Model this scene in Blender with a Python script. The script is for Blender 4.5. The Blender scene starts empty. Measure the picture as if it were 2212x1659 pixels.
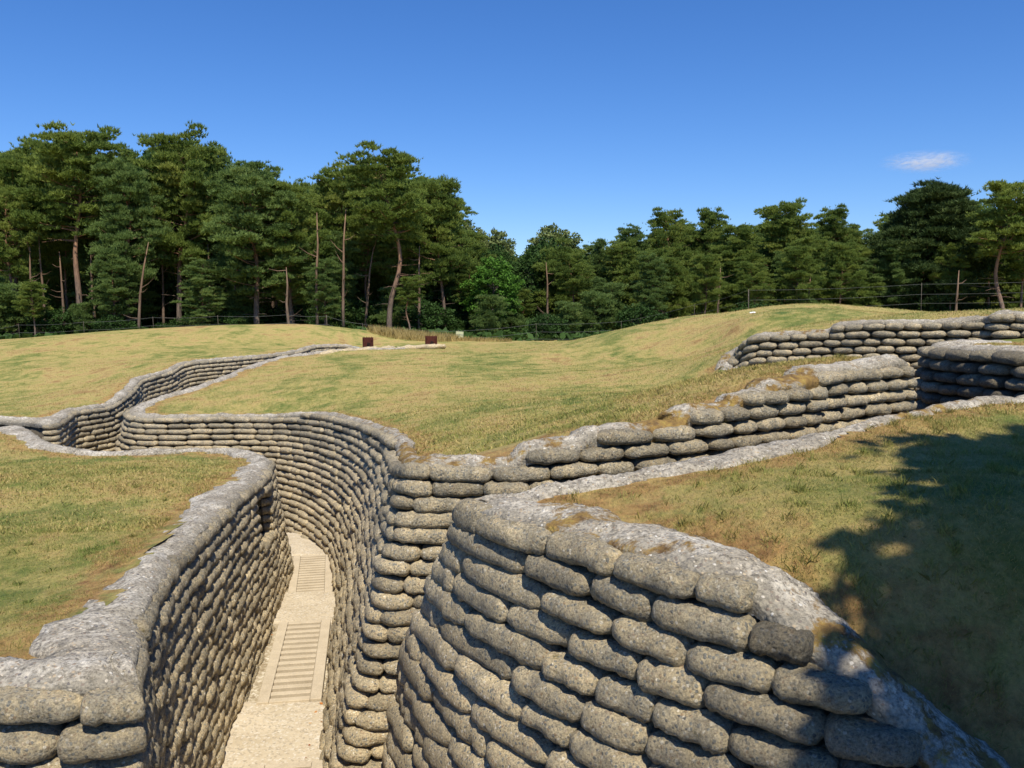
import bpy, math, random
import numpy as np
from mathutils import Vector, Matrix, noise as mnoise

random.seed(11); RS = np.random.RandomState(5)
scn = bpy.context.scene
COL = scn.collection
PI = math.pi

# ------------------------------------------------------------------ camera numbers (eye is the origin)
PITCH = math.radians(5.38); CP, SP = math.cos(PITCH), math.sin(PITCH); F = 1853.0
def ray(u, v):
    a = (u-1106)/F; b = (829.5-v)/F
    return Vector((a, CP+b*SP, -SP+b*CP))
def at_s(u, v, s): return ray(u, v)*s
def at_z(u, v, z):
    r = ray(u, v); return r*(z/r.z)

# ------------------------------------------------------------------ object helpers
def tag(o, label=None, cat=None, group=None, kind=None):
    if label: o['label'] = label
    if cat: o['category'] = cat
    if group: o['group'] = group
    if kind: o['kind'] = kind
    return o
def empty(name, loc, label, cat, group=None):
    o = bpy.data.objects.new(name, None); o.empty_display_size = .3
    o.location = loc; COL.objects.link(o); return tag(o, label, cat, group)
def build(name, verts, faces, m, parent=None, smooth=True, attrs=None, loc=None):
    V = np.asarray(verts, dtype=np.float64).reshape(-1, 3)
    off = np.array(parent.location if parent is not None else (loc if loc is not None else (0, 0, 0)), dtype=np.float64)
    me = bpy.data.meshes.new(name)
    if isinstance(faces, np.ndarray) and faces.ndim == 2:
        n, k = faces.shape
        me.vertices.add(len(V)); me.vertices.foreach_set('co', (V-off).astype(np.float32).ravel())
        me.loops.add(n*k); me.loops.foreach_set('vertex_index', faces.astype(np.int32).ravel())
        me.polygons.add(n); me.polygons.foreach_set('loop_start', (np.arange(n)*k).astype(np.int32))
        me.polygons.foreach_set('loop_total', np.full(n, k, dtype=np.int32))
        me.update(calc_edges=True)
    else:
        me.from_pydata([tuple(x) for x in (V-off)], [], [tuple(f) for f in faces]); me.update()
    if smooth: me.polygons.foreach_set('use_smooth', [True]*len(me.polygons))
    for k_, arr in (attrs or {}).items():
        a = me.attributes.new(k_, 'FLOAT', 'POINT'); a.data.foreach_set('value', np.asarray(arr, dtype=np.float32))
    o = bpy.data.objects.new(name, me); COL.objects.link(o)
    if m is not None: me.materials.append(m)
    if parent is not None: o.parent = parent
    else: o.location = off
    return o
class MB:
    def __init__(s): s.v = []; s.f = []
    def add(s, v, f):
        n = len(s.v); s.v += [tuple(p) for p in v]; s.f += [tuple(i+n for i in q) for q in f]
    def box(s, c, h, R=None):
        vs = []
        for x in (-1, 1):
            for y in (-1, 1):
                for z in (-1, 1):
                    p = Vector((x*h[0], y*h[1], z*h[2]))
                    if R is not None: p = R @ p
                    vs.append(Vector(c)+p)
        s.add(vs, [(0,1,3,2),(4,6,7,5),(0,4,5,1),(2,3,7,6),(0,2,6,4),(1,5,7,3)])
    def tube(s, pts, rs, n=7, cap=True):
        pts = [Vector(p) for p in pts]
        if not hasattr(rs, '__len__'): rs = [rs]*len(pts)
        base = len(s.v); ref = None
        for i, p in enumerate(pts):
            d = (pts[min(i+1, len(pts)-1)]-pts[max(i-1, 0)]).normalized()
            if ref is None: ref = Vector((1, 0, 0)) if abs(d.x) < .8 else Vector((0, 1, 0))
            a = (ref - d*ref.dot(d)).normalized(); b = d.cross(a); ref = a
            for k in range(n):
                t = 2*PI*k/n; s.v.append(tuple(p+(a*math.cos(t)+b*math.sin(t))*rs[i]))
        for i in range(len(pts)-1):
            for k in range(n):
                k2 = (k+1) % n
                s.f.append((base+i*n+k, base+i*n+k2, base+(i+1)*n+k2, base+(i+1)*n+k))
        if cap:
            s.f.append(tuple(base+k for k in reversed(range(n))))
            s.f.append(tuple(base+(len(pts)-1)*n+k for k in range(n)))
    def obj(s, name, m, parent=None, smooth=False, loc=None):
        return build(name, s.v, s.f, m, parent, smooth, None, loc)

# ------------------------------------------------------------------ materials
def newmat(name, rough=.9):
    m = bpy.data.materials.new(name); m.use_nodes = True
    nt = m.node_tree; b = nt.nodes['Principled BSDF']
    b.inputs['Roughness'].default_value = rough
    b.inputs['Specular IOR Level'].default_value = .25
    return m, nt, b
class NT:
    def __init__(s, nt): s.nt = nt
    def n(s, t, **kw):
        x = s.nt.nodes.new(t)
        for k, v in kw.items(): setattr(x, k, v)
        return x
    def l(s, a, b): s.nt.links.new(a, b)
    def pos(s):
        g = s.n('ShaderNodeNewGeometry'); return g.outputs['Position']
    def noise(s, vec, scale, detail=4, rough=.55, dist=0, seed=0):
        x = s.n('ShaderNodeTexNoise'); x.noise_dimensions = '3D'
        x.inputs['Scale'].default_value = scale; x.inputs['Detail'].default_value = detail
        x.inputs['Roughness'].default_value = rough; x.inputs['Distortion'].default_value = dist
        if seed:
            m = s.n('ShaderNodeVectorMath', operation='ADD'); m.inputs[1].default_value = (seed*7.3, seed*3.1, seed*5.7)
            s.l(vec, m.inputs[0]); vec = m.outputs[0]
        s.l(vec, x.inputs['Vector']); return x.outputs['Fac']
    def vor(s, vec, scale, feature='F1', out='Distance', rnd=1):
        x = s.n('ShaderNodeTexVoronoi', feature=feature); x.inputs['Scale'].default_value = scale
        x.inputs['Randomness'].default_value = rnd
        s.l(vec, x.inputs['Vector']); return x.outputs[out]
    def ramp(s, fac, stops):
        x = s.n('ShaderNodeValToRGB'); cr = x.color_ramp
        while len(cr.elements) < len(stops): cr.elements.new(.5)
        for e, (p, c) in zip(cr.elements, stops):
            e.position = p; e.color = (*c, 1) if hasattr(c, '__len__') else (c, c, c, 1)
        s.l(fac, x.inputs[0]); return x.outputs['Color']
    def mix(s, fac, a, b, blend='MIX'):
        x = s.n('ShaderNodeMix', data_type='RGBA', blend_type=blend)
        for sock, val in ((x.inputs[0], fac), (x.inputs[6], a), (x.inputs[7], b)):
            if hasattr(val, 'links') or hasattr(val, 'is_linked'): s.l(val, sock)
            elif hasattr(val, '__len__'): sock.default_value = (*val, 1)
            else: sock.default_value = val
        return x.outputs[2]
    def math(s, op, a, b=0., c=None, clamp=False):
        x = s.n('ShaderNodeMath', operation=op, use_clamp=clamp)
        for i, val in enumerate((a, b) if c is None else (a, b, c)):
            if hasattr(val, 'is_linked'): s.l(val, x.inputs[i])
            else: x.inputs[i].default_value = val
        return x.outputs[0]
    def attr(s, name):
        x = s.n('ShaderNodeAttribute', attribute_name=name); return x.outputs['Fac']
    def bump(s, h, strength, dist, b, prev=None):
        x = s.n('ShaderNodeBump'); x.inputs['Strength'].default_value = strength; x.inputs['Distance'].default_value = dist
        s.l(h, x.inputs['Height'])
        if prev is not None: s.l(prev, x.inputs['Normal'])
        if b is not None: s.l(x.outputs[0], b.inputs['Normal'])
        return x.outputs[0]

def mat_bag():
    """pebbly concrete cast in sandbag shape: pale tan cement, exposed grey/blue/tan aggregate, lichen on the weathered courses"""
    m, nt, b = newmat('pebbly_concrete', .92); N = NT(nt); p = N.pos()
    base = N.ramp(N.noise(p, 2.2, 4), [(.3, (.47, .385, .245)), (.7, (.62, .52, .345))])
    peb = N.n('ShaderNodeTexVoronoi', feature='F1'); peb.inputs['Scale'].default_value = 58; N.l(p, peb.inputs['Vector'])
    sep = N.n('ShaderNodeSeparateColor'); N.l(peb.outputs['Color'], sep.inputs[0])
    pc = N.ramp(sep.outputs[0], [(0, (.12, .125, .13)), (.16, (.22, .235, .23)), (.34, (.40, .34, .24)), (.62, (.54, .45, .30)), (.8, (.36, .25, .15)), (.93, (.72, .65, .52)), (1, (.82, .76, .64))])
    pm = N.math('LESS_THAN', peb.outputs['Distance'], .52)
    pm2 = N.math('MULTIPLY', pm, N.math('GREATER_THAN', sep.outputs[1], .25))
    col = N.mix(N.math('MULTIPLY', pm2, .85), base, pc)
    w = N.attr('wx')
    ln = N.noise(p, 9, 6, .7)
    lm = N.ramp(N.math('ADD', N.math('MULTIPLY', w, .33), ln), [(.64, 0), (.86, 1)])
    col = N.mix(N.math('MULTIPLY', lm, .6), col, N.ramp(N.noise(p, 40, 3, .6, 0, 2), [(.35, (.10, .10, .09)), (.6, (.27, .265, .235))]))
    wl = N.ramp(N.noise(p, 17, 5, .65, 0, 4), [(.63, 0), (.7, 1)])
    col = N.mix(N.math('MULTIPLY', wl, .35), col, (.46, .45, .40))
    col = N.mix(.85, col, N.ramp(N.noise(p, 95, 4, .8, 0, 21), [(.34, (.42, .42, .42)), (.5, (.95, .95, .95)), (.66, (1.35, 1.33, 1.28))]), 'MULTIPLY')
    st_ = N.ramp(N.noise(p, 1.3, 6, .7, .4, 15), [(.45, 0), (.68, 1)])
    col = N.mix(N.math('MULTIPLY', st_, .30), col, (.10, .092, .075))
    ms_ = N.ramp(N.math('ADD', N.noise(p, 3.5, 8, .75, 0, 16), N.math('MULTIPLY', w, .07)), [(.68, 0), (.73, 1)])
    col = N.mix(N.math('MULTIPLY', ms_, .7), col, (.20, .155, .05))
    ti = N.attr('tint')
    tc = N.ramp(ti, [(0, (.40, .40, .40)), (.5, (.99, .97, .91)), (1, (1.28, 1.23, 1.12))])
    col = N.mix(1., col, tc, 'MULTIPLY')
    N.l(col, b.inputs['Base Color'])
    h1 = N.ramp(peb.outputs['Distance'], [(.1, 1), (.7, 0)])
    n0 = N.bump(N.noise(p, 11, 4, .6, .5, 23), .7, .05, None)
    n1 = N.bump(N.noise(p, 34, 8, .8), 1., .02, None, n0)
    N.bump(h1, .55, .006, b, n1)
    return m
def mat_core():
    m, nt, b = newmat('shaded_mortar', .95); N = NT(nt); p = N.pos()
    N.l(N.ramp(N.noise(p, 12, 5), [(.3, (.09, .075, .055)), (.7, (.17, .14, .10))]), b.inputs['Base Color'])  # mortar colour darkened to deepen the shade in gaps between bags
    N.bump(N.noise(p, 30, 5), .6, .02, b); return m
def mat_coping():
    m, nt, b = newmat('lichened_concrete', .93); N = NT(nt); p = N.pos()
    base = N.ramp(N.noise(p, 2.6, 6, .65), [(.34, (.30, .265, .205)), (.5, (.42, .38, .31)), (.66, (.60, .56, .48))])
    sp = N.ramp(N.noise(p, 30, 8, .82, .1), [(.40, (.30, .29, .27)), (.5, (.9, .9, .9)), (.64, (1.35, 1.33, 1.28))])
    col = N.mix(.9, base, sp, 'MULTIPLY')
    dk = N.ramp(N.noise(p, 8, 7, .8, 0, 12), [(.50, 0), (.6, 1)])
    col = N.mix(N.math('MULTIPLY', dk, .55), col, (.13, .12, .10))
    ed = N.ramp(N.math('ADD', N.attr('edge'), N.math('MULTIPLY', N.math('SUBTRACT', N.noise(p, 6, 6, .7, 0, 13), .5), 1.6)), [(.35, 0), (.9, 1)])
    col = N.mix(N.math('MULTIPLY', ed, .6), col, N.ramp(N.noise(p, 45, 5, .75, 0, 14), [(.36, (.09, .085, .07)), (.6, (.34, .30, .225))]))
    pb = N.n('ShaderNodeTexVoronoi'); pb.inputs['Scale'].default_value = 48; N.l(p, pb.inputs['Vector'])
    sc = N.n('ShaderNodeSeparateColor'); N.l(pb.outputs['Color'], sc.inputs[0])
    col = N.mix(N.math('MULTIPLY', N.math('MULTIPLY', N.math('LESS_THAN', pb.outputs['Distance'], .42), N.math('GREATER_THAN', sc.outputs[1], .7)), .8), col,
                N.ramp(sc.outputs[0], [(0, (.1, .1, .11)), (.4, (.3, .22, .15)), (.7, (.5, .4, .26)), (1, (.7, .68, .62))]))
    mo = N.math('ADD', N.noise(p, 2.6, 7, .72, .3, 3), N.math('MULTIPLY', N.attr('moss'), .24))
    mm = N.ramp(mo, [(.66, 0), (.72, 1)])
    mc = N.ramp(N.noise(p, 14, 4, .6, 0, 6), [(.3, (.10, .06, .03)), (.55, (.25, .16, .05)), (.75, (.36, .27, .07))])
    col = N.mix(mm, col, mc)
    N.l(col, b.inputs['Base Color'])
    n1 = N.bump(N.noise(p, 13, 8, .76), .75, .024, None)
    N.bump(N.ramp(pb.outputs['Distance'], [(0, 1), (.6, 0)]), .6, .010, b, n1)
    return m
def grass_color(N, p):
    mpg = N.n('ShaderNodeMapping'); mpg.inputs['Rotation'].default_value = (0, 0, .6); mpg.inputs['Scale'].default_value = (1, .5, 1); N.l(p, mpg.inputs['Vector'])
    g1 = N.noise(mpg.outputs[0], .42, 6, .65, .8)
    g2 = N.noise(p, 1.7, 6, .68, .3, 2)
    g3 = N.noise(p, 9, 5, .7, 0, 5)
    s = N.math('ADD', N.math('MULTIPLY', g1, .44), N.math('ADD', N.math('MULTIPLY', g2, .43), N.math('MULTIPLY', g3, .15)))
    s = N.math('ADD', s, N.math('MULTIPLY', N.attr('dry'), .045))
    col = N.ramp(s, [(.38, (.085, .135, .028)), (.435, (.155, .185, .042)), (.48, (.25, .24, .07)), (.52, (.37, .31, .105)), (.57, (.43, .32, .125)), (.63, (.30, .19, .075))])
    rim = N.attr('rim')
    rm = N.ramp(N.math('ADD', N.math('MULTIPLY', rim, .47), N.noise(p, 4.5, 5, .7, 0, 8)), [(.72, 0), (.92, 1)])
    rc = N.ramp(N.noise(p, 7, 4, .6, 0, 9), [(.3, (.22, .115, .045)), (.5, (.38, .235, .09)), (.72, (.46, .33, .12))])
    return N.mix(rm, col, rc)
def mat_ground():
    m, nt, b = newmat('mown_dry_grass', .95); N = NT(nt); p = N.pos()
    col = grass_color(N, p)
    mp = N.n('ShaderNodeMapping'); mp.inputs['Scale'].default_value = (1, .45, 1); N.l(p, mp.inputs['Vector'])
    fine = N.noise(mp.outputs[0], 34, 6, .8)
    col = N.mix(.62, col, N.ramp(fine, [(.3, (.36, .40, .34)), (.5, (.95, .97, .93)), (.72, (1.55, 1.45, 1.3))]), 'MULTIPLY')
    N.l(col, b.inputs['Base Color'])
    n1 = N.bump(N.noise(p, 3, 5, .6), .5, .12, None)
    N.bump(fine, .9, .035, b, n1)
    return m
def mat_blades(straw=False):
    m, nt, b = newmat('grass_blades' if not straw else 'tall_straw', .8); N = NT(nt); p = N.pos()
    ti = N.attr('tint')
    if straw: col = N.ramp(ti, [(0, (.30, .22, .08)), (.5, (.46, .35, .13)), (1, (.55, .46, .22))])
    else:
        base = grass_color(N, p)
        own = N.ramp(ti, [(0, (.10, .2, .035)), (.35, (.25, .32, .07)), (.6, (.52, .42, .15)), (1, (.72, .58, .27))])
        col = N.mix(.5, base, own)
    N.l(col, b.inputs['Base Color'])
    tr = N.n('ShaderNodeBsdfTranslucent'); N.l(col, tr.inputs[0])
    mx = N.n('ShaderNodeMixShader'); mx.inputs[0].default_value = .25
    N.l(b.outputs[0], mx.inputs[1]); N.l(tr.outputs[0], mx.inputs[2]); N.l(mx.outputs[0], nt.nodes['Material Output'].inputs[0])
    return m
def mat_gravel():
    m, nt, b = newmat('walkway_gravel', .95); N = NT(nt); p = N.pos()
    v = N.n('ShaderNodeTexVoronoi'); v.inputs['Scale'].default_value = 38; N.l(p, v.inputs['Vector'])
    sc = N.n('ShaderNodeSeparateColor'); N.l(v.outputs['Color'], sc.inputs[0])
    col = N.ramp(sc.outputs[0], [(0, (.28, .22, .14)), (.4, (.40, .33, .22)), (.75, (.52, .45, .32)), (1, (.68, .62, .5))])
    col = N.mix(N.ramp(N.noise(p, 2.5, 5, .7), [(.45, 0), (.7, .7)]), col, (.24, .18, .10))
    N.l(col, b.inputs['Base Color']); N.bump(v.outputs['Distance'], -.9, .03, b); return m
def mat_slab(smoothish=False):
    m, nt, b = newmat('walkway_concrete' if not smoothish else 'board_concrete', .9); N = NT(nt); p = N.pos()
    if smoothish:
        col = N.ramp(N.noise(p, 5, 6, .65), [(.3, (.45, .375, .265)), (.7, (.56, .475, .345))])
        g = N.noise(p, 60, 4, .7)
        col = N.mix(.4, col, N.ramp(g, [(.35, (.7, .68, .65)), (.6, (1.1, 1.1, 1.08))]), 'MULTIPLY')
        N.l(col, b.inputs['Base Color']); N.bump(g, .35, .008, b); return m
    v = N.n('ShaderNodeTexVoronoi'); v.inputs['Scale'].default_value = 55; N.l(p, v.inputs['Vector'])
    sc = N.n('ShaderNodeSeparateColor'); N.l(v.outputs['Color'], sc.inputs[0])
    base = N.ramp(N.noise(p, 2.5, 5, .6), [(.3, (.47, .39, .265)), (.7, (.60, .51, .365))])
    col = N.mix(N.math('MULTIPLY', N.math('GREATER_THAN', sc.outputs[1], .55), .55), base,
                N.ramp(sc.outputs[0], [(0, (.24, .21, .17)), (.35, (.4, .32, .22)), (.7, (.6, .54, .43)), (1, (.72, .68, .6))]))
    N.l(col, b.inputs['Base Color'])
    n1 = N.bump(N.noise(p, 20, 6, .7), .6, .02, None); N.bump(v.outputs['Distance'], -.6, .012, b, n1); return m
def mat_foliage(name, stops, trans=.18, rough=.6):
    m, nt, b = newmat(name, rough); N = NT(nt)
    oi = N.n('ShaderNodeObjectInfo')
    ti = N.math('ADD', N.math('MULTIPLY', N.attr('tint'), .8), N.math('MULTIPLY', oi.outputs['Random'], .2))
    col = N.ramp(ti, stops)
    N.l(col, b.inputs['Base Color']); b.inputs['Specular IOR Level'].default_value = .12
    tr = N.n('ShaderNodeBsdfTranslucent'); N.l(col, tr.inputs[0])
    mx = N.n('ShaderNodeMixShader'); mx.inputs[0].default_value = trans
    N.l(b.outputs[0], mx.inputs[1]); N.l(tr.outputs[0], mx.inputs[2]); N.l(mx.outputs[0], nt.nodes['Material Output'].inputs[0])
    return m
def mat_bark(name, low, high, z0=3.5, z1=7):
    m, nt, b = newmat(name, .9); N = NT(nt)
    tc = N.n('ShaderNodeTexCoord'); sx = N.n('ShaderNodeSeparateXYZ'); N.l(tc.outputs['Object'], sx.inputs[0])
    mp = N.n('ShaderNodeMapping'); mp.inputs['Scale'].default_value = (1, 1, .3); N.l(tc.outputs['Object'], mp.inputs['Vector'])
    nz = N.noise(mp.outputs[0], 9, 5, .7)
    f = N.n('ShaderNodeMapRange'); f.inputs[1].default_value = z0; f.inputs[2].default_value = z1
    N.l(N.math('ADD', sx.outputs[2], N.math('MULTIPLY', nz, 2.5)), f.inputs[0])
    lo = N.ramp(nz, [(.35, tuple(c*.45 for c in low)), (.6, low)]); hi = N.ramp(nz, [(.3, tuple(c*.6 for c in high)), (.6, high)])
    N.l(N.mix(f.outputs[0], lo, hi), b.inputs['Base Color']); N.bump(nz, .8, .04, b); return m
def mat_plain(name, c1, c2, scale=12, rough=.8, bump=.3, metal=0):
    m, nt, b = newmat(name, rough); N = NT(nt); tc = N.n('ShaderNodeTexCoord')
    nz = N.noise(tc.outputs['Object'], scale, 5, .65)
    N.l(N.ramp(nz, [(.35, c1), (.65, c2)]), b.inputs['Base Color']); N.bump(nz, bump, .01, b)
    b.inputs['Metallic'].default_value = metal; return m

M_BAG = mat_bag(); M_CORE = mat_core(); M_COP = mat_coping(); M_GROUND = mat_ground(); M_BLADE = mat_blades()
M_STRAW = mat_blades(True); M_GRAVEL = mat_gravel(); M_SLAB = mat_slab(); M_BOARD = mat_slab(True)
M_PINE = mat_foliage('pine_needles', [(0, (.08, .125, .028)), (.4, (.175, .245, .054)), (.75, (.27, .33, .072)), (1, (.36, .37, .09))], .45)
M_PINEB = mat_foliage('blue_green_needles', [(0, (.08, .13, .036)), (.45, (.165, .245, .07)), (.8, (.24, .325, .098)), (1, (.31, .375, .12))], .45)
M_BLACK = mat_foliage('black_pine_needles', [(0, (.035, .06, .02)), (.5, (.07, .11, .034)), (1, (.14, .18, .055))], .25)
M_LEAF = mat_foliage('bright_leaves', [(0, (.045, .11, .016)), (.5, (.09, .20, .028)), (1, (.15, .29, .045))], .35)
M_LEAF2 = mat_foliage('pale_leaves', [(0, (.10, .135, .045)), (.5, (.18, .225, .075)), (1, (.27, .31, .12))], .35)
M_LEAF3 = mat_foliage('dark_leaves', [(0, (.022, .05, .014)), (.5, (.045, .09, .022)), (1, (.08, .15, .035))], .3)
M_BARK = mat_bark('pine_bark', (.19, .145, .115), (.33, .185, .11))
M_BARK3 = mat_bark('pale_bark', (.17, .13, .10), (.24, .15, .095), 1.5, 6)
M_BARK2 = mat_bark('grey_bark', (.16, .14, .11), (.15, .125, .1))
M_BASE = mat_plain('dark_base', (.15, .12, .08), (.27, .22, .15), 25, .95, .6)  # base under the slats, darker than the board concrete
M_RUST = mat_plain('rusty_iron', (.045, .012, .008), (.10, .026, .016), 14, .85, .4)
M_POST = mat_plain('weathered_post', (.05, .042, .035), (.13, .11, .085), 20)
M_WIRE = mat_plain('fence_wire', (.10, .11, .10), (.18, .19, .18), 5, .6, 0, .3)

# ------------------------------------------------------------------ sandbag walls
def catmull(P, n):
    P = np.asarray(P, float); K = len(P); Q = np.vstack([2*P[0]-P[1], P, 2*P[-1]-P[-2]])
    out = []
    seg = np.linspace(0, K-1, n); 
    for s in seg:
        i = min(int(s), K-2); t = s-i; a, b, c, d = Q[i], Q[i+1], Q[i+2], Q[i+3]
        out.append(.5*((2*b)+(-a+c)*t+(2*a-5*b+4*c-d)*t*t+(-a+3*b-3*c+d)*t**3))
    return np.array(out), seg
PRM = np.array([12.9898, 78.233, 37.719])
def lump(V, sc, amp, seed=0):
    """cheap smooth pseudo noise, vectorised"""
    r = np.zeros(len(V)); rs = np.random.RandomState(77+seed)
    for k in range(7):
        d = rs.normal(size=3); d /= np.linalg.norm(d); f = sc*(.6+.35*k)
        r += np.sin(V@d*f*2*PI+rs.rand()*6.28)/(1+.35*k)
    return r*amp/3
class Wall:
    """stations: (top xyz, bottom xyz, extra rows above/below the reference top, coping width, bags?, moss)"""
    def __init__(s, st, N, side, baglen=.44, depth=.13, dens=60, holes=(), puff=False, lfun=None, tfun=None, dfun=None):
        s.puff = puff; s.lfun = lfun; s.tfun = tfun; s.dfun = dfun
        A = np.array([list(a[0])+list(a[1])+[a[2], a[3], a[4], a[5]] for a in st], float)
        L = sum(np.linalg.norm(A[i+1, :3]-A[i, :3]) for i in range(len(A)-1))
        n = max(60, int(L*dens/6)); 
        S, seg = catmull(A, n)
        lin = np.array([A[min(int(q), len(A)-2)]*(1-(q-min(int(q), len(A)-2)))+A[min(int(q), len(A)-2)+1]*(q-min(int(q), len(A)-2)) for q in seg])
        S[:, 6:] = lin[:, 6:]
        s.T, s.B, s.ex, s.cw, s.bg, s.moss, s.seg = S[:, :3], S[:, 3:6], S[:, 6], S[:, 7], lin[:, 8], S[:, 9], seg
        s.N, s.side, s.baglen, s.depth, s.holes = N, side, baglen, depth, holes
    def row(s, q):
        """polyline of the wall face at fraction q below the reference top, with outward normals and up vectors"""
        P = s.T+(s.B-s.T)*q
        t = np.gradient(P, axis=0); t /= np.linalg.norm(t, axis=1)[:, None]+1e-9
        up = s.T-s.B; up /= np.linalg.norm(up, axis=1)[:, None]
        n = np.cross(t, up)*s.side; n /= np.linalg.norm(n, axis=1)[:, None]+1e-9
        u2 = np.cross(n, t)*(1 if s.side > 0 else -1); u2[u2[:, 2] < 0] *= -1
        return P, n, u2
    def inhole(s, sg, k):
        return any(a <= sg <= b and k0 <= k <= k1 for a, b, k0, k1 in s.holes)
    def bags(s, rs, nu=10, nc=10):
        out = []
        kmin = -int(math.ceil(s.ex.max()))
        hT = np.linalg.norm(s.B-s.T, axis=1)/s.N
        for k in range(kmin, s.N+1):
            P, n, u2 = s.row((k+.5)/s.N)
            d = np.concatenate([[0], np.cumsum(np.linalg.norm(np.diff(P, axis=0), axis=1))])
            ok = (s.bg >= .5) & (-k <= s.ex+.35)
            if s.holes: ok &= ~np.array([s.inhole(q_, k) for q_ in s.seg])
            spans = []; i_ = 0
            while i_ < len(ok):
                if ok[i_]:
                    j_ = i_
                    while j_+1 < len(ok) and ok[j_+1]: j_ += 1
                    if d[j_]-d[i_] > .12: spans.append((d[i_], d[j_]))
                    i_ = j_
                i_ += 1
            cuts = []
            for A0, A1 in spans:
                x = A0; first = True
                while x < A1-.02:
                    L = s.baglen*(.80+.45*rs.rand())
                    if s.lfun: q_ = int(np.interp(x, d, np.arange(len(d)))); L *= s.lfun(P[q_])
                    if first: L *= (.55 if rs.rand() < .5 else 1.05)
                    first = False
                    if A1-(x+L) < s.baglen*.5: L = A1-x
                    L = max(L, .12)
                    cuts.append((x, x+L)); x += L-.014
            for a, b in cuts:
                L = b-a; i = int(np.interp((a+b)/2, d, np.arange(len(d))))
                top = (-k > s.ex[i]-.65)
                h = hT[i]*(.93+.12*rs.rand()); dep = s.depth*(.88+.28*rs.rand())*(s.dfun(P[i]) if s.dfun else 1)
                dist = np.linalg.norm(P[i]); far = dist > 14
                nu_, nc_ = (9, 8) if far else ((19, 16) if dist < 7.5 else (13, 10))
                xs = -np.cos(np.linspace(0, PI, nu_))
                xs = np.sign(xs)*np.abs(xs)**.9
                arc = (a+b)/2+xs*L/2
                idx = np.interp(arc, d, np.arange(len(d)))
                C = np.stack([np.interp(idx, np.arange(len(d)), P[:, c]) for c in range(3)], 1)
                NN = np.stack([np.interp(idx, np.arange(len(d)), n[:, c]) for c in range(3)], 1)
                UU = np.stack([np.interp(idx, np.arange(len(d)), u2[:, c]) for c in range(3)], 1)
                # do not let a bag follow sharp folds inside out
                pf = (-k > 0 or C[0][0] > .6) if s.puff is None else s.puff
                pr = np.clip(1-np.abs(xs)**((3.0 if pf else 6.5)+3*rs.rand()), 0, 1)**.5; pr = np.maximum(pr, .22 if pf else .5)
                prh = pr if pf else np.clip(1-np.abs(xs)**9, 0, 1)**.5*.6+pr*.4
                tilt = (rs.rand()-.5)*.03*L; sag = (rs.rand()-.35)*.012; out_off = (rs.rand()-.5)*.03*(s.depth/.13)
                th = np.linspace(0, 2*PI, nc_, endpoint=False)+.1
                ct, st_ = np.cos(th), np.sin(th); ex_ = .72
                cx = np.sign(ct)*np.abs(ct)**ex_; cy = np.sign(st_)*np.abs(st_)**ex_
                V = (C[:, None, :]+NN[:, None, :]*((cx[None, :]*dep*pr[:, None])+out_off+.0-.02*(xs[:, None]**2)*0)[:, :, None]
                     + UU[:, None, :]*((cy[None, :]*h*.5*prh[:, None])+(tilt*xs+sag*(1-xs*xs))[:, None]+(-.018*cx[None, :]*pr[:, None]))[:, :, None]).reshape(-1, 3)
                nrm = (NN[:, None, :]*cx[None, :, None]+UU[:, None, :]*cy[None, :, None]).reshape(-1, 3)
                am = .013*(h/.14)
                V = V+nrm*(lump(V, 2.6, am, 1)+lump(V, 7, am*.8, 2)+lump(V, 15, am*.45, 22)+(rs.normal(size=len(V))*.0028 if not far else 0))[:, None]
                fs = []
                for j in range(nu_-1):
                    for c in range(nc_):
                        c2 = (c+1) % nc_; fs.append((j*nc_+c, j*nc_+c2, (j+1)*nc_+c2, (j+1)*nc_+c))
                fs.append(tuple(range(nc_))[::-1]); fs.append(tuple((nu_-1)*nc_+c for c in range(nc_)))
                if s.side < 0: pass
                wx = min(1, max(0, 1-(k+s.ex[i])/(s.N*.75)))*.9+.1*rs.rand()
                ext = (h*L)/max(dist, 1)**2
                # outside the picture, or facing away: still built, but counted last
                c0 = V.mean(0); sd = CP*c0[1]-SP*c0[2]; uu = 1106+F*c0[0]/max(sd, .1); vv = 829.5-F*(SP*c0[1]+CP*c0[2])/max(sd, .1)
                vis = (-60 < uu < 2270) and vv < 1720 and sd > 0 and np.dot(n[i], -c0) > 0
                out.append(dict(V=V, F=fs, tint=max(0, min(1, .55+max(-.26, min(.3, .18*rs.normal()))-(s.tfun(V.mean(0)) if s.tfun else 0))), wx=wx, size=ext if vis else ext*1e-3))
        return out
    def core_mesh(s, back=.055):
        n = len(s.T); R = s.N+1; kmin = -int(math.ceil(max(s.ex.max(), 0)))
        rows = list(range(kmin, s.N+1)); V = []; F_ = []
        for k in rows:
            P, nn, u = s.row(k/s.N); V.append(P-nn*back)
        V = np.vstack(V)
        for r in range(len(rows)-1):
            for i in range(n-1):
                if -rows[r] > s.ex[i]+.1: continue
                if s.inhole(s.seg[i], rows[r]): continue
                F_.append((r*n+i, r*n+i+1, (r+1)*n+i+1, (r+1)*n+i))
        return V, F_
    def rim(s, off=0.):
        """plan line of the true upper edge, moved back from the void by off"""
        q = -s.ex/s.N; P = s.T+(s.B-s.T)*q[:, None]
        t = np.gradient(P, axis=0); t[:, 2] = 0; t /= np.linalg.norm(t, axis=1)[:, None]+1e-9
        n = np.stack([t[:, 1], -t[:, 0], 0*t[:, 0]], 1)*s.side
        return P-n*off, n
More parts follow.
